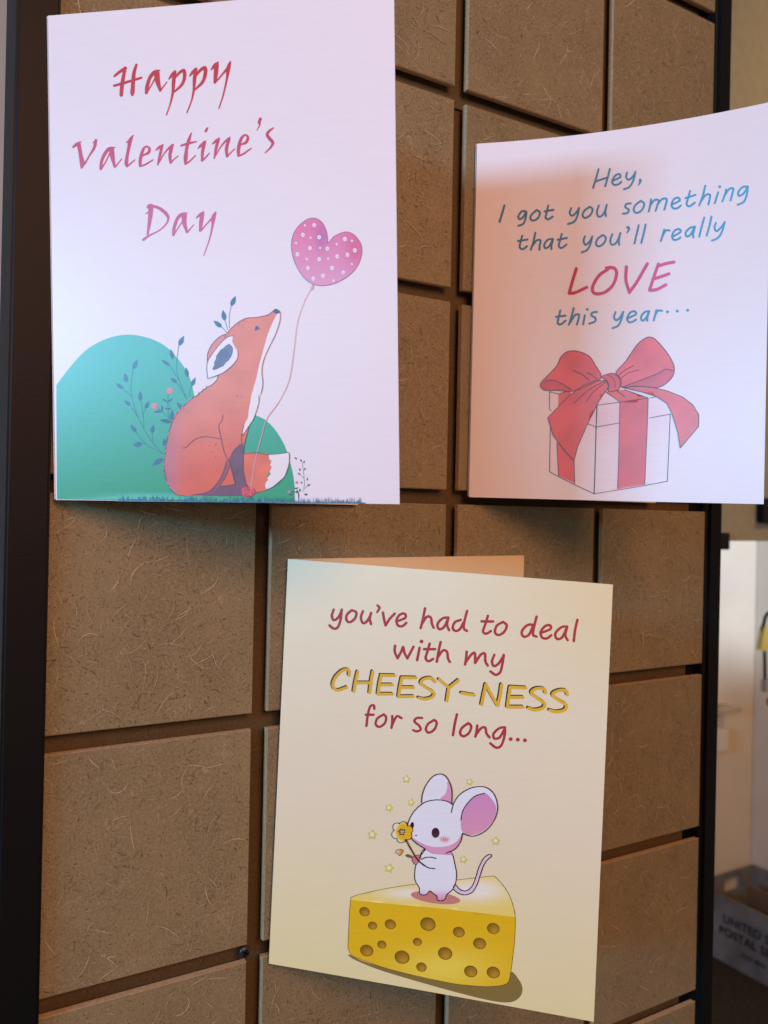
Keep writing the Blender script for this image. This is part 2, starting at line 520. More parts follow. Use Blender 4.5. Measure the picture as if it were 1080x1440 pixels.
# ================================================================== card 1: fox
RED = (196, 62, 74)
def V(*a): return np.array(a, float)
white1 = lambda s, t: lin((238, 234, 238))
TLc, BLc = on_y(67.5, 22, -0.0046), on_y(78.5, 703, -0.0046)
TRc, BRc = CAM + ray(554, -22) * 0.2888, CAM + ray(562, 709) * 0.2943
bl = [on_y(66, 23, -0.0032), on_y(66, 23, -0.0032) + V(.131, 0, .001), on_y(76.5, 702, -0.0032) + V(.131, 0, .001), on_y(76.5, 702, -0.0032)]
c1, card1, f1 = make_card((TLc, BLc, TRc, BRc), 0.0008, 'white folded card printed with a fox and a heart balloon', white1, bl)

L1, L2, L3, L4 = cmap(150, 70, 5.684), cmap(90, 160, 6.75), cmap(240, 150, 6.75), cmap(190, 270, 8.308)
BOLD = 1.12
def word(card, parent, cm, strokes, colour, layer=1, w=None, label=None, dots=()):
    polys = []
    for s in strokes: polys += stroke(cm([(p[0], p[1], p[2] * BOLD) if len(p) > 2 else (*p, w) for p in s]))
    for d in dots:
        (x, y, r), = cm([d]); polys.append(disc(x, y, r, n=12))
    return ink(card, parent, 'lettering', polys, layer, colour, grid=0, label=label)
redgrad = grad((198, 58, 66), (206, 96, 148), lambda x, y: (y - 110) / 220)
word(c1, f1, L1, [
 [(148,145,22),(125,270,27),(117,362,26)], [(62,212,15),(100,180,20),(150,148,24)], [(60,288,18),(150,262,19),(278,224,16)],
 [(238,120,18),(218,190,26),(210,290,28),(206,345,30),(204,366,10)],
 [(425,165,8),(385,178,26),(345,225,25),(325,290,28),(317,345,22)], [(318,350,10),(360,280,9),(402,200,14)],
 [(402,182,38),(407,250,36),(428,325,20)], [(428,326,16),(450,300,9),(482,258,8)],
 [(497,236,7),(520,205,22),(547,172,16)], [(546,176,22),(536,250,26),(530,335,20),(510,430,12),(478,520,10)],
 [(538,240,10),(575,190,18),(618,166,24),(622,225,24),(600,280,20),(540,338,12)],
 [(662,212,7),(688,180,22),(715,150,16)], [(714,154,22),(703,230,26),(697,318,18),(678,410,12),(642,502,10)],
 [(706,220,10),(745,168,20),(786,144,26),(788,200,26),(765,260,22),(706,320,12)],
 [(834,160,8),(865,125,24),(893,99,10)], [(878,120,34),(872,200,30),(864,262,18)], [(864,266,12),(910,215,11),(962,152,16)],
 [(989,96,12),(972,150,30),(962,230,16),(930,370,11),(897,470,9)]], redgrad, label='red calligraphic word Happy')
word(c1, f1, L2, [
 [(85,318,14),(120,290,26),(157,268,12)], [(140,288,34),(157,380,32),(174,475,40),(164,518,8)],
 [(195,478,16),(240,400,14),(288,320,24),(303,252,24)], [(276,278,8),(305,250,16)],
 [(485,319,8),(430,332,28),(388,380,28),(358,450,26),(349,525,22)], [(352,526,14),(400,450,11),(442,360,14)],
 [(452,336,42),(462,420,36),(482,505,18)], [(482,507,14),(515,470,10),(548,428,9)],
 [(658,204,8),(628,255,34),(618,310,28),(600,400,26),(592,470,32),(597,503,12)], [(597,502,14),(635,470,12),(673,437,9)], [(589,273,6),(622,256,22)],
 [(742,400,12),(800,370,24),(812,330,22),(778,310,14),(748,350,26),(726,430,28),(722,495,22)], [(722,500,14),(775,480,15),(846,437,10)],
 [(870,348,8),(905,318,22),(942,292,10)], [(930,308,24),(912,390,24),(890,482,14)], [(900,468,10),(950,380,11),(1000,322,16),(1038,291,12)],
 [(1026,305,28),(1006,390,28),(1012,465,20)], [(1012,468,14),(1045,432,10),(1082,402,9)]], redgrad, label='red calligraphic letters Valen')
word(c1, f1, L3, [
 [(197,250,10),(172,320,28),(152,400,26),(142,490,34),(140,545,16)], [(141,546,14),(190,510,13),(236,464,9)], [(100,370,16),(165,350,22),(246,331,10)],
 [(260,396,9),(295,362,24),(332,326,10)], [(320,340,30),(303,430,26),(298,512,20)], [(298,515,14),(330,485,13),(368,441,9)], [(333,232,22),(350,204,16)],
 [(395,357,8),(430,325,22),(464,297,10)], [(453,312,26),(433,390,26),(414,492,12)], [(425,468,10),(470,390,11),(520,328,16),(562,291,12)],
 [(553,310,28),(530,400,28),(536,472,22)], [(536,475,14),(570,438,10),(607,402,9)],
 [(662,362,12),(715,340,24),(734,292,22),(706,268,15),(668,308,26),(646,390,30),(643,465,22)], [(643,470,14),(692,447,16),(766,395,10)],
 [(852,116,26),(840,152,26),(846,172,14),(818,228,5)],
 [(976,201,10),(935,232,22),(916,268,26),(945,310,30),(971,345,26),(945,392,16),(897,438,9)]], redgrad, label='red calligraphic letters tine\'s')
word(c1, f1, L4, [
 [(182,168,56),(182,235,48),(166,370,36),(145,500,18)], [(160,165,36),(225,168,30),(300,200,34),(368,260,36),(388,310,24),(362,376,15),(280,450,13),(160,512,20),(97,558,28)],
 [(130,183,7),(165,182,14)], [(122,256,7),(165,233,22)],
 [(612,245,9),(545,260,30),(492,315,34),(456,420,34),(446,505,24)], [(448,508,16),(500,425,12),(562,330,14)], [(575,268,54),(575,360,46),(605,468,24)], [(606,472,20),(645,430,12),(688,380,9)],
 [(712,306,9),(757,266,28),(804,228,10)], [(786,254,40),(772,350,42),(760,452,26)], [(764,456,18),(830,382,13),(902,302,18)],
 [(942,234,14),(915,300,46),(906,385,24),(870,550,15),(803,742,10)]], redgrad, label='pink calligraphic word Day')

A2, FH, FB, PL, HT, GR = cmap(60, 290, 2.077), cmap(270, 400, 6.75), cmap(220, 540, 4.909), cmap(150, 460, 6.547), cmap(400, 295, 9), cmap(390, 560, 7.714)
# green hills
hill = A2([(40,523),(80,470),(130,418),(190,386),(250,375),(310,385),(360,410),(400,452),(430,502),(446,565),(470,640),(560,650),(600,612),(640,618),(675,648),(705,695),(722,745),(734,800),(737,855)])
hp = [tuple(p) for p in spline(hill, 4)] + [(414.5, 705.5), (80.2, 702.0)]
ink(c1, f1, 'printed_hill', [hp], 0, grad((84, 190, 172), (64, 168, 120), lambda x, y: (y - 470) / 230), 9, 'printed green hills behind the fox')

# leafy sprigs
LEAF = wash((62, 112, 140), 0.12)
def leaf(cm, b, t, w):
    (bx, by), (tx, ty) = cm([b, t]); k = cm([(0, 0, w)])[0][2]
    dx, dy = tx - bx, ty - by; l = math.hypot(dx, dy); ux, uy = dx / l, dy / l
    out = []
    for sgn in (1, -1):
        seq = [(u, math.sin(math.pi * u ** 0.8) * k / 2) for u in (0.0, .15, .3, .45, .6, .75, .9, 1.0)]
        if sgn < 0: seq = seq[::-1][1:-1]
        out += [(bx + ux*l*u - uy*h*sgn, by + uy*l*u + ux*h*sgn) for u, h in seq]
    return out
pl = [leaf(PL, b, t, w) for b, t, w in [((665,172),(712,80),44),((612,295),(588,203),38),((582,357),(506,300),32),((746,462),(728,370),38),((782,545),(818,462),36),((647,512),(590,470),34),
 ((242,388),(286,298),40),((184,512),(168,423),42),((155,572),(83,513),36),((312,682),(308,588),38),((355,752),(392,682),38),((220,722),(163,675),36),((274,970),(220,898),38),((418,977),(432,898),38),
 ((326,1073),(243,1088),52),((522,1208),(420,1274),50),((692,748),(646,690),34),((600,862),(606,758),38),((602,874),(486,855),40),((515,775),(428,784),24),((512,775),(508,716),20),((562,690),(508,658),18),((562,690),(612,656),18),((567,760),(533,745),16),((567,760),(597,738),16),((542,1100),(528,1025),44)]]
for s in [[(535,1185),(430,1070),(345,940),(290,830),(235,660),(225,560),(241,388)], [(235,640),(153,568)], [(345,940),(337,820),(318,685)], [(337,805),(358,750)], [(300,850),(220,722)], [(430,1070),(424,1020),(420,975)],
 [(512,1165),(360,1075),(272,968)], [(362,1076),(325,1075)], [(737,662),(670,500),(582,356)], [(692,560),(650,420),(650,290),(664,172)], [(765,640),(771,560),(783,545)], [(733,655),(647,512)], [(585,845),(490,762),(455,735)], [(575,842),(566,740),(566,615)]]:
    pl += stroke(PL(s), 0.75, 5)
for (b, t, w) in [((371,208),(415,108),44),((312,345),(293,242),46),((284,407),(205,343),44)]: pl.append(leaf(FH, b, t, w))
for s in [[(356,412),(355,300),(373,200)], [(342,432),(312,340)], [(332,458),(282,402)]]: pl += stroke(FH(s), 0.75, 5)
ink(c1, f1, 'printed_sprig', pl, 1, LEAF, 0, 'printed blue-green leafy sprigs')
gl = [leaf(GR, b, t, w) for b, t, w in [((215,662),(185,640),16),((265,690),(250,660),17),((285,705),(297,675),15),((250,790),(238,757),16),((292,782),(306,752),15),((250,830),(222,808),17),((325,895),(328,858),13),((270,928),(255,902),17),((325,948),(358,935),22),((330,1046),(290,1042),24),((245,1015),(245,978),20),((215,985),(175,968),14),((200,985),(230,965),14),((170,1048),(125,1046),16),((225,1020),(190,1015),22),((172,1035),(172,1000),12)]]
gl += stroke(GR([(283,1010),(295,930),(287,830),(272,700)]), 0.5, 5) + stroke(GR([(290,870),(240,820)]), 0.45, 5) + stroke(GR([(300,980),(330,945)]), 0.45, 5) + stroke(GR([(232,1090),(232,1040),(215,1000)]), 1.6, 3)
ink(c1, f1, 'printed_sprig', gl, 1, lin((58, 84, 112)), 0, 'small printed dark leafy sprig beside the fox tail')
bp = [disc(*p[:2], p[2], n=14) for p in PL([(581,585,30),(438,727,28)])] + [disc(*p[:2], p[2], n=10) for p in GR([(213,914,17),(127,1012,15)])]
for q in bp: ink(c1, f1, 'printed_berry', [q], 1, lin((226, 132, 138)), 0)

# fox
fox = FH([(835,262),(800,235),(770,252),(720,290),(620,312),(520,322),(440,360),(380,410),(330,470),(300,600),(270,800),(250,870),(200,945),(110,1005),(40,1055)]) + \
      FB([(190,150),(130,220),(88,330),(62,470),(56,600),(85,700),(140,762),(250,772),(420,772),(580,770),(640,760),(625,690),(603,600),(600,480),(612,400),(640,290),(672,240),(700,160),(709,100)]) + \
      FH([(668,1010),(674,930),(665,840),(676,740),(722,620),(792,480),(832,360)])
def foxcol(x, y):
    a = np.array(lin((228, 136, 110))); b = np.array(lin((224, 106, 76))); p = np.array(lin((186, 120, 134)))
    u = min(1, max(0, (y - 560) / 110)); c = a + (b - a) * u
    # violet wash along the back of the animal
    e = math.exp(-((x - (236 + max(0, 585 - y) * 0.55)) / 16) ** 2) if y > 545 else 0
    c = c + (p - c) * 0.75 * min(1, e)
    v = 1 + 0.03 * (math.sin(x * .11 + math.sin(y * .09)) + math.sin(y * .13 + 1.4 * math.sin(x * .07)))
    return tuple(np.clip(c * v, 0, 1))
fp = area_pts(fox, 3)
ink(c1, f1, 'printed_fox', [fp], 2, foxcol, 5, 'printed orange fox looking up')
tail_o = area_pts(FB([(604,482),(690,474),(785,488),(800,560),(765,640),(760,728),(690,752),(640,722),(612,650),(602,560)]), 3)
ink(c1, f1, 'printed_fox_tail', [tail_o], 2, wash((228, 122, 92), 0.12, .12), 6)
tip = FB([(776,485),(850,482),(915,475),(916,550),(884,640),(800,712),(700,750),(760,724),(750,705),(756,680),(772,660),(764,650),(790,622),(782,606),(797,575),(786,560),(796,530),(780,520)])
ink(c1, f1, 'printed_fox_tail_tip', [[p[:2] for p in tip]], 3, lin((240, 236, 236)), 8)
chest = [p[:2] for p in FH([(838,272),(832,360),(792,480),(722,620),(676,740),(665,840),(674,930),(664,1020)]) + FB([(709,110),(700,160),(672,240),(640,290),(602,352),(594,330),(606,285),(632,235),(640,170),(650,120),(655,80),(668,40)]) + FH([(592,960),(612,890),(640,760),(684,600),(724,460),(772,350),(806,285)])]
ink(c1, f1, 'printed_fox_chest', [chest], 3, lin((240, 237, 238)), 8)
ear_b = area_pts(FH([(150,742),(153,650),(195,565),(262,500),(325,474),(340,492),(262,575),(195,660)]), 2.5)
ink(c1, f1, 'printed_fox_ear', [ear_b], 3, lin((222, 140, 134)), 8)
ear = area_pts(FH([(150,893),(146,752),(200,652),(262,572),(322,512),(388,492),(385,545),(430,630),(437,680),(402,750),(312,830),(230,868)]), 2.5)
ink(c1, f1, 'printed_fox_ear', [ear], 4, lin((240, 238, 240)), 8)
inner = [p[:2] for p in FH([(205,815),(195,800),(215,765),(210,745),(232,700),(228,685),(250,655),(272,622),(300,605),(318,585),(352,564),(375,580),(392,606),(388,650),(372,690),(350,722),(325,742),(300,776),(268,790),(240,805)])]
ink(c1, f1, 'printed_fox_ear', [inner], 5, wash((104, 116, 150), 0.15, .2), 5)
leg = [p[:2] for p in FB([(498,525),(525,470),(545,440),(560,432),(575,415),(600,408),(604,480),(602,600),(622,690),(680,752),(600,772),(460,774),(330,770),(230,768),(330,750),(400,722),(440,706),(545,694),(530,630),(508,570)])]
ink(c1, f1, 'printed_fox_leg', [leg], 3, wash((122, 84, 104), 0.15, .15), 6)
hind = [p[:2] for p in FB([(487,530),(505,572),(478,640),(440,702),(395,726),(370,742),(425,680),(466,600)])]
ink(c1, f1, 'printed_fox_leg', [hind], 3, lin((150, 92, 104)), 6)
nose = [p[:2] for p in FH([(768,255),(800,232),(834,250),(826,272),(800,278),(780,268)])]
eye = [p[:2] for p in FH([(612,388),(628,400),(645,418),(625,430),(598,443),(600,415)])]
ink(c1, f1, 'printed_fox_nose', [nose], 5, lin((74, 84, 118)), 0)
ink(c1, f1, 'printed_fox_eye', [eye], 5, lin((86, 96, 128)), 0)
ol = []
OC = 0.85
for s in [FH([(330,470),(380,412),(440,361),(520,321),(620,312),(720,290),(770,254),(800,234),(836,262),(840,300),(832,362),(792,480),(722,620),(676,740),(665,840),(674,930),(664,1012),(650,1040)]),
          FB([(709,80),(709,120),(700,160),(672,240),(640,290),(596,356)]), FB([(640,300),(612,400),(602,480),(602,600),(622,690),(640,722)]),
          FH([(250,870),(235,910),(200,945),(165,968),(135,972),(140,985),(100,1000),(105,1010),(60,1035),(68,1042),(30,1068)]),
          FB([(262,88),(190,150),(130,220),(88,330),(62,470),(56,600),(85,700),(140,762),(200,772)]),
          FB([(182,441),(205,438),(235,408),(280,376),(350,363),(448,379)]), FB([(460,215),(452,255),(432,290),(447,370),(470,470),(510,560),(547,692)]),
          FB([(486,530),(466,600),(430,670),(370,742)]), FB([(505,572),(478,640),(440,702)]), FB([(440,706),(490,700),(545,692)]),
          FB([(590,405),(590,350),(605,285)]), FB([(604,482),(690,474),(780,486),(860,480),(915,475),(916,550),(884,640),(800,712),(690,752)]),
          FH([(150,893),(146,752),(200,652),(262,572),(322,512),(362,492),(402,490)]), FH([(437,640),(437,690),(402,750),(312,830),(230,868),(150,893)]), FH([(148,745),(153,650),(195,565),(262,500),(322,473),(314,505)])]:
    ol += stroke(s, OC, 3.5, n=6)
for p in FH([(494,348,9),(520,355,8),(443,380,9),(483,385,8),(448,400,7),(488,408,7),(725,450,9),(432,1055,9)]) + FB([(378,403,6),(366,424,6),(405,412,7),(420,410,6),(408,425,7),(426,448,6),(388,468,6),(410,506,7),(562,80,6),(585,88,5),(190,172,6),(210,186,6)]):
    ol.append(disc(p[0], p[1], p[2] * .5, n=6))
ink(c1, f1, 'printed_fox_outline', ol, 6, lin((112, 80, 104)), 0)
# pale hair ticks along the back
hk = []
rr = random.Random(3)
for i in range(60):
    (x, y), = FB([(0, 0)]); k = rr.random()
    path = spline(FB([(250,96),(190,150),(130,220),(90,330),(64,470),(58,600),(88,700),(140,758)]), 2)
    q = path[int(k * (len(path) - 1))]
    hk += stroke([(q[0] + rr.uniform(-.5, 1.2), q[1]), (q[0] + rr.uniform(-1.6, 1.2), q[1] + rr.uniform(-2, 1.5))], rr.uniform(.3, .6), 3, n=5)
ink(c1, f1, 'printed_fox_hairs', hk, 7, lin((232, 214, 220)), 0)
hb = FB([(640,712,0),(675,722,0),(688,745,0),(668,768,0),(635,785,0),(600,770,0),(582,740,0),(600,712,0),(622,708,0)])
ink(c1, f1, 'printed_berry', [area_pts(hb, 2)], 7, lin((206, 70, 82)), 6, 'printed red heart-shaped strawberry at the paw')
ink(c1, f1, 'printed_berry_seeds', [disc(*FB([(rr.uniform(595, 675), rr.uniform(718, 770))])[0], .55, n=6) for _ in range(26)], 8, lin((240, 190, 194)), 0)

# balloon
heart = HT([(548,424),(545,350),(530,270),(490,180),(430,122),(370,105),(290,122),(200,185),(130,275),(97,370),(90,480),(110,600),(160,725),(240,850),(330,925),(430,958),(540,956),(680,915),(830,822),(930,705),(975,580),(981,490),(960,415),(900,335),(840,292),(780,280),(700,300),(620,345)])
hpts = [tuple(p[:2]) for p in spline(heart, 2.5)] + [tuple(heart[0])]
hpts = hpts[:-1]
def heartcol(x, y):
    a = np.array(lin((228, 124, 168))); b = np.array(lin((224, 166, 204))); e = np.array(lin((212, 88, 138)))
    u = min(1, max(0, (y - 320) / 75)); c = a + (b - a) * u * .75
    r = math.exp(-(((x - 500) / 14) ** 2 + ((y - 350) / 26) ** 2)); c = c + (e - c) * r * .7
    r2 = math.exp(-(((x - 452) / 9) ** 2 + ((y - 334) / 20) ** 2)); c = c + (np.array(lin((160, 100, 170))) - c) * r2 * .6
    return tuple(c)
ink(c1, f1, 'printed_balloon', [hpts], 1, heartcol, 5, 'printed pink heart balloon with white dots')
ink(c1, f1, 'printed_balloon_outline', stroke([(*p, .8) for p in hpts[::2]], .8, 4, True, 6), 2, lin((142, 80, 140)), 0)
big = HT([(378,195,24),(235,320,24),(441,350,24),(325,487,24),(166,566,24),(441,628,24),(545,494,24),(767,373,25),(893,516,25),(800,571,24),(669,592,24),(300,740,24),(604,740,25),(490,837,25),(366,873,24),(745,793,22)])
sm = HT([(260,200,13),(333,357,12),(148,423,14),(454,485,13),(283,626,14),(554,623,13),(663,437,14),(855,394,14),(855,687,12),(623,898,13)])
ink(c1, f1, 'printed_balloon_dots', [disc(x, y, r, r * 1.15, n=12) for x, y, r in big + sm], 3, lin((240, 236, 240)), 0)
ink(c1, f1, 'printed_balloon_dots', [disc(x + .2, y + .2, r * .38, n=8) for x, y, r in big], 4, lin((206, 186, 206)), 0)
st = A2([(788,228),(786,238),(765,280),(745,340),(735,420),(720,510),(690,572),(655,622),(640,672),(622,740),(608,822)])
ink(c1, f1, 'printed_string', stroke([(x, y, .8 + .9 * min(1, max(0, (y - 480) / 200))) for x, y in st], None, 4, n=6) + stroke(HT([(366,955,18),(352,1000,34)]), None, 2), 5, lin((214, 164, 178)), 0, 'printed pink balloon string')

# grass along the foot of the card
gp = []
for i in range(330):
    x = rr.uniform(166, 512); yb = 704.6 + (x - 166) / 346 * 3.0; h = rr.uniform(3, 10.5) * (1 if x < 420 else .95); l = rr.uniform(-2.2, 2.2); w = rr.uniform(.35, .8)
    gp.append([(x - w, yb), (x + w, yb), (x + l, yb - h)])
gp.append([(164, 703.6), (514, 706.6), (514, 708.0), (164, 705.0)])
ink(c1, f1, 'printed_grass', gp, 9, wash((70, 124, 156), .35, .6), 0, 'printed blue grass along the lower edge')

# ================================================================== card 2: gift
TLc, BLc = on_y(671, 202, -0.0022), on_y(659.5, 699, -0.0022)
TRc, BRc = CAM + ray(1085, 143) * 0.3634, CAM + ray(1074, 709) * 0.3589
a_, b_ = on_y(669.5, 203, -0.0010), on_y(658, 697.5, -0.0010)
c2, card2, f2 = make_card((TLc, BLc, TRc, BRc), 0.0062, 'white folded card printed with blue lettering and a ribboned gift box', white1, [a_, a_ + V(.136, 0, 0), b_ + V(.136, 0, 0), b_])
R1, R2, R3, BWm, BX = cmap(690, 225, 5.4), cmap(870, 225, 5.4), cmap(770, 355, 5.143), cmap(750, 465, 5.143), cmap(760, 535, 4.5)
blue = grad((70, 124, 168), (78, 170, 210), lambda x, y: (x - 760) / 270)  # print gradient and the stronger light at the right, both in the colour
W2 = 15.5
word(c2, f2, R1, [[(820,70),(802,135),(778,212)], [(906,68),(890,130),(870,200)], [(792,165),(890,132)],
  [(928,158),(985,130),(978,108),(948,118),(924,160),(936,188),(972,184),(992,166)]], blue, w=W2)
word(c2, f2, R2, [[(64,95),(57,130),(76,150),(105,130),(128,92)], [(128,90),(110,160),(78,208),(40,222)], [(164,152,20),(164,168,15),(150,192,7)]], blue, w=W2, label='blue handwritten word Hey')
word(c2, f2, R1, [[(105,345),(86,410),(68,470)]], blue, w=W2 * 1.1)
word(c2, f2, R1, [[(270,392),(238,390),(210,428),(222,450),(250,430),(271,392),(264,450),(246,486),(210,500)],
  [(350,380),(312,415),(303,448),(328,460),(362,438),(374,398),(350,380)], [(438,345),(424,405),(418,440),(440,450),(472,430)], [(410,391),(478,378)]], blue, w=W2)
word(c2, f2, R1, [[(612,366),(601,400),(616,424),(648,402),(672,364)], [(672,364),(657,430),(632,470),(588,486)], [(752,355),(710,388),(699,425),(722,440),(760,415),(774,374),(752,355)],
  [(822,346),(808,390),(816,428),(844,424),(866,392),(882,342)], [(882,340),(871,392),(876,426)]], blue, w=W2, label='blue handwritten word you in the second line')
word(c2, f2, R2, [[(92,330),(60,334),(50,358),(78,378),(66,402),(32,408)], [(168,310),(126,345),(115,384),(140,402),(178,378),(194,332),(168,310)], [(246,300),(240,345),(228,392)], [(238,345),(274,304),(304,308),(294,345),(281,386)], [(293,340),(330,298),(364,296),(358,340),(346,378)],
  [(412,336),(464,308),(452,286),(422,296),(402,336),(414,366),(446,366),(472,346)], [(543,235),(528,290),(516,335),(538,352),(578,324)], [(508,290),(584,265)], [(658,195),(640,270),(612,345)], [(626,312),(662,266),(694,264),(690,300),(682,338)],
  [(756,245),(730,328)], [(816,225),(808,262),(788,315)], [(800,278),(838,222),(870,216),(864,255),(850,308)], [(980,202),(942,206),(910,242),(912,272),(940,262),(968,228),(981,200),(972,268),(950,318),(904,340)]], blue, w=W2, dots=[(768,203,11)], label='blue handwritten word something')
word(c2, f2, R1, [[(240,575),(225,632),(222,665),(245,678),(276,655)], [(208,616),(280,604)], [(340,552),(325,620),(305,682)], [(316,652),(348,612),(378,610),(373,650),(370,682)],
  [(474,600),(438,604),(408,640),(414,670),(444,656),(473,604),(462,650),(462,678)], [(540,562),(525,620),(518,655),(540,668),(576,642)], [(508,606),(580,592)]], blue, w=W2, label='blue handwritten word that')
word(c2, f2, R1, [[(716,580),(706,615),(720,644),(750,622),(772,582)], [(772,580),(757,640),(732,684),(690,702)], [(852,570),(812,600),(801,640),(824,656),(862,630),(875,590),(852,570)],
  [(924,564),(909,610),(918,642),(946,636),(968,604),(985,557)], [(985,555),(974,610),(976,645)]], blue, w=W2)
word(c2, f2, R2, [[(70,512,22),(80,524,16),(64,554,8)], [(153,495),(135,570),(120,635)], [(205,490),(190,560),(172,630)]], blue, w=W2, label='blue handwritten word you\'ll')
word(c2, f2, R2, [[(346,530),(335,570),(320,615)], [(330,585),(358,536),(388,536)], [(416,580),(470,546),(458,524),(426,536),(406,576),(418,606),(450,602),(470,588)],
  [(580,506),(542,516),(510,550),(516,580),(545,568),(579,508),(566,560),(568,590)], [(650,438),(630,510),(612,582)], [(705,430),(690,500),(668,575)], [(739,478),(728,510),(742,540),(776,514),(806,472)], [(806,470),(786,540),(756,590),(710,612)]], blue, w=W2, label='blue handwritten word really')
love = grad((196, 32, 48), (214, 92, 152), lambda x, y: (x - 800) / 130)
word(c2, f2, R3, [[(208,118),(180,210),(157,294)], [(157,295),(200,291),(284,252)], [(436,122),(372,168),(326,250),(340,296),(410,290),(474,234),(500,150),(478,112),(426,112)], [(570,104),(567,200),(592,290)], [(592,288),(645,215),(722,82)],
  [(802,84),(770,175),(738,272)], [(740,274),(790,268),(856,234)], [(802,98),(860,80),(914,70)], [(774,190),(830,172),(878,154)]], love, w=24, label='large red handwritten word LOVE')
word(c2, f2, R3, [[(92,420),(79,480),(74,512),(96,520),(130,494)], [(62,466),(130,457)], [(190,402),(175,460),(155,522)], [(166,505),(198,454),(228,450),(222,490),(212,522)], [(270,455),(258,520)], [(358,430),(326,435),(317,455),(346,475),(342,500),(302,515)]], blue, w=W2, dots=[(288,412,10)], label='blue handwritten word this')
word(c2, f2, R3, [[(492,432),(481,466),(496,490),(524,472),(547,432)], [(548,430),(532,490),(510,530),(470,548)], [(586,475),(640,446),(628,426),(598,436),(576,475),(588,504),(618,500),(640,486)],
  [(736,425),(706,430),(678,462),(684,492),(710,478),(735,427),(722,470),(722,495)], [(787,418),(778,455),(768,492)], [(775,462),(798,422),(828,422)]], blue, w=W2, dots=[(868,430,11),(938,424,11),(1013,418,11)], label='blue handwritten word year and three dots')

p2 = lambda cm, pts: [p[:2] for p in cm(pts)]
boxc = lambda x, y: tuple(np.array(lin((238, 226, 230))) * (1 - 0.22 * np.array((0.1, 1, .8)) * min(1, math.exp(-((x - 842) / 30) ** 2) * math.exp(-((y - 585) / 32) ** 2) + .5 * math.exp(-((x - 872) / 8) ** 2) + .4 * math.exp(-((x - 925) / 25) ** 2) * math.exp(-((y - 590) / 25) ** 2))))
ink(c2, f2, 'printed_gift_box', [p2(BX, [(58,72),(120,86),(190,60),(410,62),(560,70),(680,106),(800,122),(830,190),(822,213),(803,638),(340,717),(58,577),(62,330),(66,190),(58,180)])], 0, boxc, 6, 'printed white gift box')
RB = (224, 92, 86)
def ribbon(name, polys, layer, seed, c=RB, amp=.09, label=None): return ink(c2, f2, name, polys, layer, wash(c, amp, .075, seed), 5, label)
ribbon('printed_ribbon', [p2(BX, [(503,137),(682,112),(676,300),(660,665),(488,693),(496,450)])], 1, 0.3, (220, 86, 86))
ribbon('printed_ribbon', [p2(BX, [(410,72),(440,62),(520,58),(682,110),(505,136)])], 1.25, 1.3)
ribbon('printed_ribbon', [p2(BX, [(115,86),(190,60),(210,300),(213,505),(218,660),(115,608),(104,400)])], 1.5, 2.3)
lloop = area_pts(BWm([(492,335),(450,250),(400,182),(310,147),(240,155),(197,195),(180,240),(130,300),(72,358),(50,395),(85,430),(180,432),(290,437),(420,385)]), 2.5)
rloop = area_pts(BWm([(598,302),(660,232),(710,160),(760,92),(820,50),(862,50),(902,82),(960,150),(1005,222),(1020,285),(998,345),(940,395),(880,412),(760,404),(640,408),(625,350)]), 2.5)
ribbon('printed_bow_loop', [lloop], 2.5, 3.1); ribbon('printed_bow_loop', [rloop], 2.5, 4.4, (228, 106, 110))
linn = area_pts(BWm([(82,364),(140,358),(212,386),(276,427),(180,430),(85,427),(56,400)]), 2.5)
rinn = area_pts(BWm([(1010,290),(962,279),(900,310),(800,350),(660,404),(880,410),(940,392),(998,340)]), 2.5)
ribbon('printed_bow_loop', [linn], 3, 5, (204, 80, 80)); ribbon('printed_bow_loop', [rinn], 3, 6, (206, 88, 100))
ltail = p2(BWm, [(528,362),(450,360),(350,402),(262,470),(182,550),(106,630)]) + p2(BX, [(80,345),(150,440),(213,507),(236,420),(300,272),(372,130),(432,40)])
rtail = p2(BX, [(520,45),(600,36),(700,42),(800,65),(900,105),(965,155),(1001,215),(1001,290),(885,427),(870,330),(835,215),(800,145),(730,100),(640,72)])
ribbon('printed_ribbon_tail', [ltail], 4, 7.2, (224, 90, 80)); ribbon('printed_ribbon_tail', [rtail], 4, 8.8, (228, 104, 104))
knot = area_pts(BWm([(494,332),(530,318),(572,308),(620,330),(637,372),(620,422),(560,442),(540,432),(545,392),(524,360)]), 2.5)
ribbon('printed_bow_knot', [knot], 5, 9.9, (216, 84, 84))
ln = []
for s in [BX([(358,155),(353,295),(340,717)]), BX([(352,295),(347,500),(340,717)])]: ln += stroke(s, 1.5, 4, n=6)
for s in [BX([(58,72),(58,182)]), BX([(58,182),(67,190)]), BX([(63,300),(60,450),(58,577)]), BX([(58,577),(115,608)]), BX([(115,608),(218,660)]), BX([(218,660),(340,717)]), BX([(340,717),(490,693)]), BX([(490,693),(660,665)]), BX([(660,665),(803,638)]), BX([(803,638),(822,213)]),
  BX([(298,274),(352,295)]), BX([(352,295),(496,270)]), BX([(690,238),(824,213)]), BX([(358,157),(500,138)]), BX([(503,137),(682,112)]), BX([(58,72),(112,85)]), BX([(503,137),(496,450),(488,693)]), BX([(682,112),(676,300),(660,665)]), BX([(104,400),(115,608)]), BX([(213,505),(218,660)]), BX([(410,72),(505,137)]), BX([(530,58),(682,110)]), BX([(115,86),(190,60)]), BX([(690,112),(735,102)])]:
    ln += stroke(s, 1.0, 6, n=6)
ink(c2, f2, 'printed_box_lines', ln, 2.0, lin((62, 34, 52)), 0)
bl_ = []
for a in (lloop, rloop, knot): bl_ += stroke([(*p, 1.0) for p in a[::2]], 1.0, 4, True, 6)
for t_ in (ltail, rtail):
    q = t_ + [t_[0]]
    for i in range(len(q) - 1): bl_ += stroke([q[i], q[i + 1]], 1.0, 9, n=6)
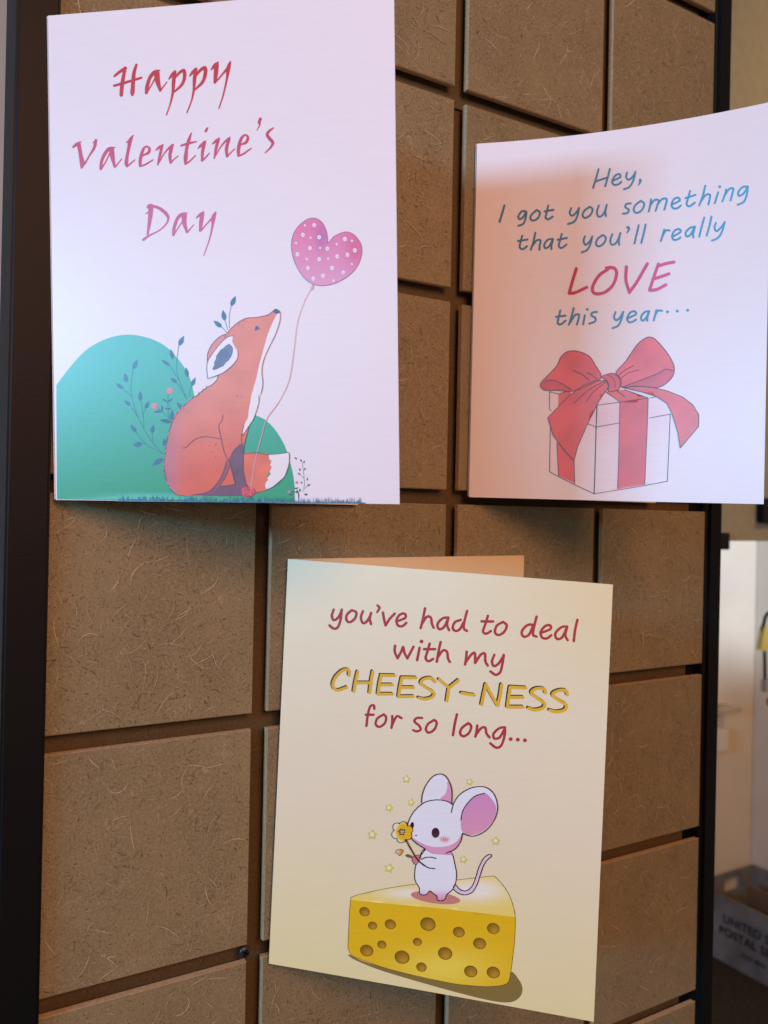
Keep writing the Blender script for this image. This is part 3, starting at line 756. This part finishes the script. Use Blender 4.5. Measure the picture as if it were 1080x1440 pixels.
for s in [[(82,364),(140,358),(212,386),(276,427)], [(1010,290),(962,279),(900,310),(800,350),(650,406)], [(285,285),(350,315),(408,362)], [(390,305),(430,325),(462,350)], [(615,325),(665,285),(728,253)], [(635,345),(690,305),(762,285)],
          [(520,365),(400,430),(290,528)], [(528,372),(440,440),(378,520)], [(540,322),(575,345),(592,380),(590,410)], [(530,355),(548,395),(540,432)], [(590,315),(630,345)], [(600,430),(665,480)]]:
    bl_ += stroke(BWm(s), .95, 4, n=6)
ink(c2, f2, 'printed_bow_lines', bl_, 6, lin((78, 34, 52)), 0)

# ================================================================== card 3: mouse
TLc, BLc = on_y(405, 786, -0.0022), on_y(378, 1355, -0.0022)
TRc, BRc = CAM + ray(862, 822) * 0.3273, CAM + ray(835, 1437) * 0.3322
def cream(s, t):
    a, b, c = np.array(lin((238, 234, 200))), np.array(lin((236, 224, 190))), np.array(lin((236, 224, 164)))
    col = a + (b - a) * min(1, t / .6) if t < .6 else b + (c - b) * ((t - .6) / .4)
    k = max(0, s - .5) * max(0, .35 - t) * 4
    return tuple(col + (np.array(lin((236, 212, 150))) - col) * min(1, k))
q0, q1 = on_y(405, 786, -0.0008), on_y(737, 781, -0.0008)
dn = V(.0, 0, -.1762)
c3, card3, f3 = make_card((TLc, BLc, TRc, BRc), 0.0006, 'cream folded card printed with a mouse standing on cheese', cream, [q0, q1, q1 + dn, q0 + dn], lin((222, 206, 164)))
T1, T2, T3, T4, M1, M2, CH, ST = cmap(450, 835, 5.4), cmap(630, 840, 5.4), cmap(455, 925, 5.684), cmap(620, 935, 5.4), cmap(540, 1075, 6), cmap(540, 1190, 6), cmap(480, 1220, 4), cmap(505, 1080, 9)
crim = grad((168, 52, 66), (186, 58, 58), lambda x, y: (x - 460) / 350)
W3 = 20
word(c3, f3, T1, [[(104,120),(90,168),(106,200),(140,178),(165,124)], [(165,120),(156,198),(134,256),(104,264),(72,240)], [(243,124),(207,155),(200,196),(226,216),(266,186),(276,142),(243,124)], [(326,132),(311,180),(326,222),(356,210),(380,170),(388,146)], [(388,145),(378,190),(388,230)],
  [(436,88,16),(452,106,18),(434,140,14)], [(478,142),(486,190),(498,240)], [(498,240),(530,190),(568,150)], [(588,208),(648,182),(644,152),(610,156),(582,196),(590,238),(624,246),(656,220)]], crim, w=W3, label='crimson handwritten word you\'ve')
word(c3, f3, T1, [[(798,110),(782,190),(765,260)], [(774,228),(812,174),(842,182),(850,228),(864,258)], [(975,180),(932,186),(893,228),(904,268),(942,252),(973,188),(964,232),(980,276)], [(1068,198),(1024,216),(1008,262),(1032,282),(1062,268),(1088,220)], [(1117,130),(1097,208),(1092,262),(1116,282)]], crim, w=W3, label='crimson handwritten word had')
word(c3, f3, T2, [[(303,140),(285,200),(266,258),(290,276),(325,256)], [(255,182),(342,183)], [(418,186),(370,216),(357,266),(386,286),(428,260),(446,212),(418,186)]], crim, w=W3, label='crimson handwritten word to')
word(c3, f3, T2, [[(640,206),(600,212),(560,260),(574,298),(614,284),(645,218)], [(673,146),(652,230),(646,284),(672,298)], [(706,270),(778,240),(774,212),(738,218),(704,262),(714,304),(750,312),(784,288)], [(905,222),(862,226),(816,272),(826,314),(866,304),(903,230),(890,285),(908,324)], [(983,170),(965,250),(955,332)]], crim, w=W3, label='crimson handwritten word deal')
word(c3, f3, T1, [[(570,394),(568,440),(590,490)], [(590,488),(616,440),(632,404),(642,450),(665,490)], [(665,488),(690,440),(710,402)], [(756,410),(738,504)], [(833,378),(815,440),(802,490),(826,512),(858,494)], [(790,420),(874,420)], [(916,366),(900,440),(887,516)], [(894,482),(934,430),(964,440),(972,490),(986,518)]], crim, w=W3, dots=[(771,362,15)], label='crimson handwritten word with')
word(c3, f3, T2, [[(142,412),(138,460),(130,510)], [(134,492),(178,434),(204,424),(206,498)], [(206,498),(250,434),(280,428),(284,486),(302,518)], [(352,436),(334,488),(350,522),(386,500),(422,444)], [(424,436),(412,510),(396,568),(362,588),(322,562)]], crim, w=W3, label='crimson handwritten word my')
CHS3 = [[(205,140),(202,98),(152,102),(92,162),(76,226),(112,260),(186,236)], [(274,112),(256,190),(243,270)], [(394,110),(380,190),(370,280)], [(266,200),(384,200)], [(462,138),(446,215),(436,290)], [(436,290),(552,290)], [(462,140),(570,142)], [(456,216),(550,216)],
  [(627,158),(611,235),(601,310)], [(601,311),(718,308)], [(627,158),(740,160)], [(620,236),(720,238)], [(892,192),(862,162),(804,170),(778,202),(822,240),(880,276),(872,312),(812,330),(762,320)], [(924,174),(1002,238)], [(1078,180),(1002,242)], [(1002,240),(986,345)]]
CHS4 = [[(158,214),(254,230)], [(342,148),(326,222),(310,300)], [(344,152),(386,230),(430,305)], [(462,150),(450,230),(432,308)], [(526,172),(516,240),(506,320)], [(506,320),(624,320)], [(526,168),(644,174)], [(520,246),(624,246)],
  [(796,212),(782,182),(722,180),(688,212),(732,252),(786,290),(776,326),(712,342),(666,328)], [(960,226),(946,194),(888,196),(848,226),(896,268),(950,302),(942,340),(882,356),(826,344)]]
gold = grad((226, 182, 52), (232, 186, 44), lambda x, y: (x - 470) / 330)
for cm_, ss, lb in ((T3, CHS3, 'gold capital letters CHEESY'), (T4, CHS4, 'gold capital letters NESS after a hyphen')):
    word(c3, f3, cm_, [[(x - 9, y - 7.5) for x, y in s] for s in ss], lin((60, 40, 20)), 1, 24)
    word(c3, f3, cm_, ss, gold, 2, 23, lb)
word(c3, f3, T3, [[(406,408),(402,380),(374,388),(354,455),(343,544)], [(338,455),(400,455)], [(480,452),(430,485),(417,530),(446,552),(490,522),(500,474),(480,452)], [(549,465),(550,510),(543,560)], [(548,540),(584,468),(624,482)]], crim, w=W3, label='crimson handwritten word for')
word(c3, f3, T3, [[(788,480),(744,482),(726,508),(764,542),(776,574),(746,588),(716,578)], [(884,496),(834,530),(818,575),(846,598),(890,566),(904,516),(884,496)]], crim, w=W3, label='crimson handwritten word so')
word(c3, f3, T4, [[(122,375),(105,450),(92,533)], [(208,442),(160,478),(146,520),(174,542),(216,512),(230,464),(208,442)], [(276,460),(272,500),(262,544)], [(267,528),(308,478),(338,478),(346,520),(370,550)], [(487,474),(444,480),(400,522),(406,558),(446,550),(486,488),(478,560),(456,614),(420,628),(375,595)]], crim, w=W3, dots=[(530,563,15),(584,567,15),(638,572,15)], label='crimson handwritten word long and three dots')

sh = area_pts(CH([(42,488),(150,536),(450,618),(700,660),(900,655),(940,620),(960,585),(1008,645),(1019,690),(1000,732),(950,757),(850,750),(650,702),(400,632),(200,570),(62,512)]), 4)
ink(c3, f3, 'printed_cheese_shadow', [sh], 0, lin((138, 118, 62)), 0, 'printed olive shadow under the cheese')
def topc(x, y):
    a = np.array(lin((240, 218, 112))); b = np.array(lin((244, 240, 220)))
    u = math.exp(-(((x - 668) / 42) ** 2 + ((y - 1252) / 15) ** 2) * 1.0) + .8 * math.exp(-(((x - 575) / 40) ** 2 + ((y - 1256) / 8) ** 2))
    return tuple(a + (b - a) * min(1, u * 1.2))
ctop = p2(CH, [(52,170),(62,160),(110,148),(260,116),(420,92),(640,70),(840,48),(862,50),(892,78),(940,145),(968,220),(978,278),(850,263),(600,233),(300,206),(52,181)])
ink(c3, f3, 'printed_cheese', [ctop], 1, topc, 5, 'printed pale top of the cheese wedge')
def frontc(x, y):
    a = np.array(lin((232, 190, 26))); b = np.array(lin((242, 218, 80)))
    u = math.exp(-(((x - 625) / 70) ** 2 + ((y - 1362) / 28) ** 2))
    return tuple(a + (b - a) * min(1, u))
cfront = p2(CH, [(52,181),(300,206),(600,233),(978,278),(975,400),(957,560),(942,640),(925,655),(880,665),(800,668),(650,655),(450,615),(250,565),(100,512),(55,490),(40,460),(38,430),(45,280)])
ink(c3, f3, 'printed_cheese', [cfront], 1, frontc, 5, 'printed golden front of the cheese wedge')
holes = CH([(131,247,30),(176,326,26),(276,318,32),(487,317,44),(661,362,34),(855,342,36),(778,426,37),(228,432,26),(428,417,26),(143,466,38),(584,482,41),(342,503,43),(451,559,30),(728,583,38),(855,589,38)])
for x, y, r in holes:
    ink(c3, f3, 'printed_cheese_hole', [disc(x, y, r, r * .86, .35, 20)], 2, lin((112, 82, 16)), 0)
    ink(c3, f3, 'printed_cheese_hole', [disc(x, y, r * .9, r * .77, .35, 18)], 3, (lambda x0, y0, r0: grad((198, 152, 44), (140, 104, 22), lambda a, b: math.hypot(a - x0 - .2 * r0, b - y0 - .45 * r0) / (1.25 * r0)))(x, y, r), 2.4)
cl = []
for s in [CH([(55,490),(40,460),(38,430),(45,280),(52,181),(54,168),(110,148),(260,116),(420,92),(640,70),(840,48),(862,50),(892,78),(940,145),(968,220),(978,278),(975,400),(957,560),(942,640),(925,655),(880,665),(800,668),(650,655),(450,615),(250,565),(100,512),(55,490)])]:
    cl += stroke(s, .75, 4, n=6)
ink(c3, f3, 'printed_cheese_outline', cl, 1.5, lin((92, 70, 24)), 0)

# mouse
MW = lin((236, 238, 242)); PK = lin((226, 164, 192)); DK = lin((66, 26, 44))
ink(c3, f3, 'printed_mouse_shadow', [disc(*M2([(435,432)])[0], 210/6, 50/6, .13, 36)], 2, lin((206, 134, 122)), 0)
def m2s(pts): return [(x, y + 690) for x, y in pts]
bear = area_pts(M1([(318,320),(325,250),(355,172),(410,102),(470,78),(520,96),(560,162),(575,232),(573,335),(450,330),(380,330)]), 2.5)
head = area_pts(M1([(580,332),(520,304),(430,297),(340,320),(262,385),(216,460),(200,525),(214,590),(262,652),(352,712),(440,748),(530,744),(600,710),(648,645),(662,580),(655,480),(690,390),(640,330)]), 2.5)
fear = area_pts(M1([(568,402),(592,320),(642,250),(720,202),(800,184),(870,195),(930,250),(958,342),(946,432),(892,522),(820,580),(740,602),(682,592),(655,560),(630,480)]), 2.5)
body = area_pts(M1(m2s([(345,22),(300,92),(270,160),(260,230),(266,292),(300,352),(300,395),(335,410),(375,396),(382,372),(432,408),(448,418),(450,450),(485,458),(520,440),(526,410),(580,362),(606,300),(612,230),(600,160),(566,50),(470,40)])), 2.5)
tail = area_pts(M1(m2s([(602,322),(640,362),(690,375),(740,340),(775,260),(800,180),(840,102),(885,68),(912,78),(880,106),(846,150),(815,232),(790,312),(750,382),(690,408),(632,396),(585,355)])), 2.2)
ink(c3, f3, 'printed_mouse_tail', [tail], 3, lin((234, 206, 220)), 5)
ink(c3, f3, 'printed_mouse_ear', [bear], 3, MW, 8)
bsh = area_pts(M1([(535,142),(560,172),(572,232),(570,320),(478,292),(518,245),(534,195)]), 2.5)
ink(c3, f3, 'printed_mouse_ear', [bsh], 4, PK, 8)
ink(c3, f3, 'printed_mouse_body', [body], 4, lambda x, y: tuple(np.array(MW) + (np.array(PK) - np.array(MW)) * min(1, max(0, (y - 1248) / 14)) ** 1.5), 4, 'printed white mouse holding a flower')
ink(c3, f3, 'printed_mouse_head', [head], 5, MW, 8)
hsh = area_pts(M1([(214,596),(300,652),(400,690),(520,690),(610,650),(658,585),(648,645),(600,710),(530,744),(440,748),(352,712),(262,652)]), 2.5)
ink(c3, f3, 'printed_mouse_head', [hsh], 6, PK, 8)
nsh = area_pts(M1(m2s([(355,25),(440,58),(530,54),(562,48),(570,72),(470,68),(400,58)])), 2.5)
ink(c3, f3, 'printed_mouse_body', [nsh], 5, lin((220, 158, 190)), 8)
ink(c3, f3, 'printed_mouse_ear', [fear], 6, MW, 8)
finn = area_pts(M1([(650,470),(665,390),(710,320),(770,264),(850,240),(905,285),(945,352),(940,432),(890,512),(820,570),(740,594),(682,584),(654,545)]), 2.5)
ink(c3, f3, 'printed_mouse_ear', [finn], 7, grad((214, 150, 196), (226, 160, 182), lambda x, y: (y - 1120) / 55), 6)
ink(c3, f3, 'printed_mouse_blush', [disc(*M1([(512,630)])[0], 52/6, 36/6, .1, 20)], 7, (lambda cx, cy: grad((230, 150, 152), (236, 234, 238), lambda x, y: math.hypot((x - cx) / 8.7, (y - cy) / 6)))(*M1([(512,630)])[0]), 1.6)
bl2 = []
for k in range(4): bl2 += stroke(M1([(488 + k*18, 612 + k*2), (480 + k*18, 640 + k*2)]), .7, 3, n=6)
ink(c3, f3, 'printed_mouse_blush', bl2, 8, lin((204, 112, 118)), 0)
ink(c3, f3, 'printed_mouse_eye', [disc(*M1([(436,574)])[0], 33/6, 43/6, 0, 20), disc(*M1([(238,512)])[0], 16/6, 29/6, .15, 16), disc(*M1([(272,597)])[0], 1.2, n=8)], 8, grad((52, 20, 36), (92, 40, 58), lambda x, y: (y - 1163) / 14), 0)
mo = []
OW = 1.45
for a in (tail, body): mo += stroke([(*p, OW) for p in a[::2]], OW, 3, True, 6)
ink(c3, f3, 'printed_mouse_outline', mo, 4.6, DK, 0)
mo = stroke([(*p, OW) for p in M1([(318,320),(325,250),(355,172),(410,102),(470,78),(520,96),(560,162),(575,232),(573,335)])], OW, 3, n=6)
for s in [M1([(580,332),(520,304),(430,297),(340,320),(262,385),(216,460),(200,525),(214,590),(262,652),(352,712)]), M1([(662,582),(648,645),(600,710),(528,744)]), M1([(568,402),(592,320),(642,250),(720,202),(800,184),(870,195),(930,250),(958,342),(946,432),(892,522),(820,580),(740,602),(662,578)]), M1([(650,466),(665,390),(710,320),(770,264),(850,240)]),
          M1(m2s([(352,22),(320,62),(296,98)])), M1(m2s([(315,108),(350,92),(400,90),(440,100)])), M1(m2s([(345,160),(380,180),(432,186)]))]:
    mo += stroke(s, OW, 3, n=6)
ink(c3, f3, 'printed_mouse_outline', mo, 9, DK, 0)
hand = area_pts(M1(m2s([(238,95),(262,78),(310,70),(305,105),(272,152),(246,132)])), 2)
ink(c3, f3, 'printed_mouse_hand', [hand], 7, lin((214, 128, 136)), 8)
ink(c3, f3, 'printed_mouse_hand', stroke([(*p, .9) for p in hand[::2]], .9, 3, True, 6), 8, DK, 0)
ink(c3, f3, 'printed_flower_stem', stroke(M1([(182,625),(225,705),(285,800),(345,852)]), 2.0, 3), 10, lin((84, 38, 40)), 0)
pet = M1([(112,525,33),(165,513,32),(210,548,32),(202,596,33),(148,622,33),(102,586,32)])
ink(c3, f3, 'printed_flower', [disc(x, y, r + .9, n=18) for x, y, r in pet], 11, lin((70, 36, 40)), 0)
ink(c3, f3, 'printed_flower', [disc(x, y, r - .1, n=18) for x, y, r in pet], 12, (lambda cx, cy: grad((232, 188, 30), (240, 232, 190), lambda x, y: (math.hypot(x - cx, y - cy) - 10.5 - .45 * (x - cx)) / 4))(*M1([(155,567)])[0]), 1.6, 'printed yellow flower in the mouse\'s hand')
fl = []
fcx, fcy = M1([(152,563)])[0]
for k in range(6):
    a = k * math.pi / 3 + .3; fl += stroke([(fcx + 1.2*math.cos(a), fcy + 1.2*math.sin(a)), (fcx + 4*math.cos(a), fcy + 4*math.sin(a))], .7, 3, n=6)
ink(c3, f3, 'printed_flower', fl, 13, lin((150, 78, 26)), 0)
ink(c3, f3, 'printed_leaf', [[p[:2] for p in M1(m2s([(180,72),(200,62),(228,74),(250,98),(222,94),(195,88)]))]], 10, lin((112, 98, 52)), 0)
fpet = area_pts(M1(m2s([(97,48),(118,26),(160,28),(158,52),(132,80),(118,64)])), 2)
ink(c3, f3, 'printed_petal', [fpet], 2, grad((240, 224, 190), (222, 146, 40), lambda x, y: (x - 557) / 7), 2, 'printed orange falling petal')
ink(c3, f3, 'printed_petal', stroke([(*p, .8) for p in fpet[::2]], .8, 3, True, 6), 3, lin((96, 54, 40)), 0)
def star(x, y, r, rot):
    return [(x + (r if k % 2 == 0 else r * .56) * math.sin(rot + k * math.pi / 5), y - (r if k % 2 == 0 else r * .56) * math.cos(rot + k * math.pi / 5)) for k in range(10)]
stars = ST([(600,140,60),(660,437,54),(380,505,58),(168,845,70),(380,1268,70)]) + M1([(722,148,35),(943,647,42)]) + M2([(672,113,38)])
for i, (x, y, r) in enumerate(stars):
    ink(c3, f3, 'printed_star', [star(x, y, r, .1 + .12 * (i % 3))], 1, lin((214, 204, 84)), 0)
    ink(c3, f3, 'printed_star', [star(x - .2, y - .6, r * .55, .1 + .12 * (i % 3))], 2, lin((238, 240, 206)), 0)

# ================================================================== the room around
M_WALL = mat('painted_wall', (0.72, 0.66, 0.58), 0.85, 0.2, (6, (0.66, 0.60, 0.52), 0.2), (160, 0.1))
M_CARPET = mat('dark_carpet', (0.022, 0.020, 0.018), 0.95, 0.1, (140, (0.05, 0.045, 0.04), 0.15))
M_PANEL = mat('pale_fibreboard', (0.27, 0.29, 0.26), 0.7, 0.3, (60, (0.23, 0.25, 0.22), 0.2))
M_TUB = mat('grey_corrugated_plastic', (0.22, 0.22, 0.23), 0.55, 0.4, (9, (0.13, 0.12, 0.12), 0.12))
M_TUBIN = M_TUB
FLOOR = -1.335
WY, WX = 1.35, 2.17
box('wall_back', -2.0, WX + .1, WY, WY + .1, FLOOR - .05, 1.6, M_WALL, kind='structure')
box('wall_side', WX, WX + .09, -1.2, WY - .002, FLOOR - .05, 1.6, M_WALL, kind='structure')
box('floor', -2.0, WX - .002, -1.2, WY - .002, FLOOR - .1, FLOOR, M_CARPET, kind='structure')

# second panel hanging behind, held by black clips
pn = thing('hanging_board', 'pale brown fibreboard sheet hanging in front of the wall', 'board', (1.05, 0.5, -0.04))
box('panel_sheet', 0.74, 1.60, 0.50, 0.512, -0.040, 1.05, M_PANEL, pn, 0.001)
for (xa, ya, xb, yb) in ((1011, 749, 1025, 773), (1072, 700, 1100, 735)):
    a, b = on_y(xa, ya, 0.49), on_y(xb, yb, 0.49)
    box('clip', a[0], b[0], 0.488, 0.53, b[2], a[2], M_BLACK, pn, 0.001)

# mail tub in the corner
TX, TY, TZ = 1.93, 1.33, -1.105
TW, TL_, TB = 0.22, 0.46, FLOOR + 0.002
tub = thing('mail_tub', 'grey plastic mail tub with black lettering and a handle hole on the floor', 'mail tub', (TX + TW/2, TY - TL_/2, FLOOR))
th = 0.006
box('side_panel', TX, TX + th, TY - TL_, TY, TB, TZ - 0.030, M_TUB, tub, 0.001)
box('side_panel', TX + TW - th, TX + TW, TY - TL_, TY, TB, TZ, M_TUB, tub, 0.001)
bm = bmesh.new()
h0, h1 = on_y(1017, 1243, TY)[0], on_y(1042, 1243, TY)[0]
hz0, hz1 = TZ - 0.060, TZ - 0.018
for (a, b, c, d) in ((TX + th, h0, TB, TZ), (h1, TX + TW - th, TB, TZ), (h0, h1, TB, hz0), (h0, h1, hz1, TZ)):
    box_bm(bm, a, b, TY - th, TY - 0.001, c, d)
me = bpy.data.meshes.new('end_panel'); bm.to_mesh(me); bm.free()
child_of(link('end_panel', me, M_TUBIN), tub)
box('end_panel', TX + th, TX + TW - th, TY - TL_ + .001, TY - TL_ + th, TB, TZ, M_TUB, tub)
box('tub_base', TX + th, TX + TW - th, TY - TL_ + th, TY - th, TB, TB + th, M_TUB, tub)
box('rim_band', TX - 0.004, TX - 0.0002, TY - TL_, TY, TZ - 0.072, TZ - 0.028, M_TUB, tub, 0.001)
M_TXT = mat('black_print', (0.012, 0.012, 0.014), 0.7, 0.2)
def side_text(body, px, py, size, parent):
    cu = bpy.data.curves.new('t', 'FONT'); cu.body = body; cu.size = size; cu.offset = size * 0.025; cu.space_character = 1.06
    o = bpy.data.objects.new('t', cu); S.collection.objects.link(o)
    bpy.context.view_layer.update()
    me = bpy.data.meshes.new_from_object(o.evaluated_get(bpy.context.evaluated_depsgraph_get()))
    bpy.data.objects.remove(o)
    p0 = on_x(px, py, TX - 0.0012)
    for v in me.vertices:
        x, y = v.co.x, v.co.y
        v.co = (TX - 0.0012, p0[1] - x, p0[2] + y)
    me.materials.clear()
    return child_of(link('lettering', me, M_TXT), parent)
side_text('UNITED STATES', 1016.5, 1296, 0.034, tub)
side_text('POSTAL SERVICE', 1011, 1311, 0.034, tub)
side_text('FLAT MAIL', 1043, 1345, 0.016, tub)
card_in = box('cardboard_sheet', TX + 0.055, TX + 0.066, TY - 0.40, TY - 0.10, TB + th + .0005, TZ + 0.004, mat('brown_card', (0.16, 0.10, 0.06), 0.8, 0.2, (20, (0.12, 0.075, 0.045), 0.2)))
card_in['label'] = 'brown cardboard sheet standing upright inside the grey mail tub'; card_in['category'] = 'cardboard'

# two ledges on the wall above the tub
l1 = box('wall_ledge', 1.70, 1.955, WY - 0.07, WY - 0.0005, -0.705, -0.640, mat('white_plastic', (0.7, 0.69, 0.66), 0.4, 0.4), None, 0.004)
l1['label'] = 'thick white plastic ledge fixed low on the wall above the tub'; l1['category'] = 'ledge'
l2 = box('wall_ledge', 1.75, 2.01, WY - 0.075, WY - 0.0005, -0.592, -0.580, mat('clear_grey_plastic', (0.5, 0.46, 0.42), 0.25, 0.5, alpha=0.55), None, 0.002)
l2['label'] = 'thin see-through grey plastic ledge on the wall over the white ledge'; l2['category'] = 'ledge'

# yellow holder with a black strap and cords, hanging on a hook of the side wall
D = 2.25
hg = thing('hanging_holder', 'yellow holder with black strap and cords hanging by the wall', 'holder', tuple(at_depth(1088, 915, D)))
def swept(name, px, w, material, parent):
    pts = [Vector(at_depth(x, y, D)) for x, y in px]; vs, fs = [], []; n = 8
    pts = [Vector(p) for p in spline([tuple(p) for p in pts], 0.01)]
    for i, p in enumerate(pts):
        t = (pts[min(i+1, len(pts)-1)] - pts[max(i-1, 0)]).normalized(); u = t.cross(Vector(FWD)).normalized(); v = t.cross(u)
        for k in range(n):
            a = 2*math.pi*k/n; vs.append(p + (u*math.cos(a) + v*math.sin(a)) * w)
    for i in range(len(pts)-1):
        for k in range(n): fs.append((i*n+k, i*n+(k+1) % n, (i+1)*n+(k+1) % n, (i+1)*n+k))
    fs += [tuple(range(n))[::-1], tuple(range((len(pts)-1)*n, len(pts)*n))]
    return child_of(link(name, mesh(name, vs, fs, True), material), parent)
def slab(name, px, depth, material, parent):
    f = [Vector(at_depth(x, y, D - depth/2)) for x, y in px]; b = [p + Vector(FWD) * depth for p in f]
    n = len(f); fs = [tuple(range(n)), tuple(range(n, 2*n))[::-1]] + [(i, i+n, (i+1) % n + n, (i+1) % n) for i in range(n)]
    return child_of(link(name, mesh(name, f + b, fs), material), parent)
M_YEL = mat('yellow_plastic', (0.70, 0.58, 0.14), 0.5, 0.4, (30, (0.6, 0.5, 0.12), 0.2))
M_SIL = mat('silver_metal', (0.5, 0.5, 0.52), 0.35, 0.5, metallic=0.8)
swept('strap', [(1073.5,897),(1073,882),(1076,868),(1084,860),(1094,866),(1099,880),(1100,897)], 0.005, M_BLACK, hg)
slab('holder_body', [(1076,882),(1097,882),(1104,917),(1070,915)], 0.03, M_YEL, hg)
for x in (1075, 1086, 1097):
    swept('cord', [(x,912),(x+.5,935),(x+.5,958)], 0.0045, M_BLACK, hg)
    slab('connector', [(x-2.5,956),(x+3.5,956),(x+3.5,973),(x-2.5,973)], 0.012, M_SIL, hg)
slab('red_tag', [(1079,982),(1084,982),(1084,992),(1079,992)], 0.006, mat('red_plastic', (0.45, 0.04, 0.04), 0.5), hg)
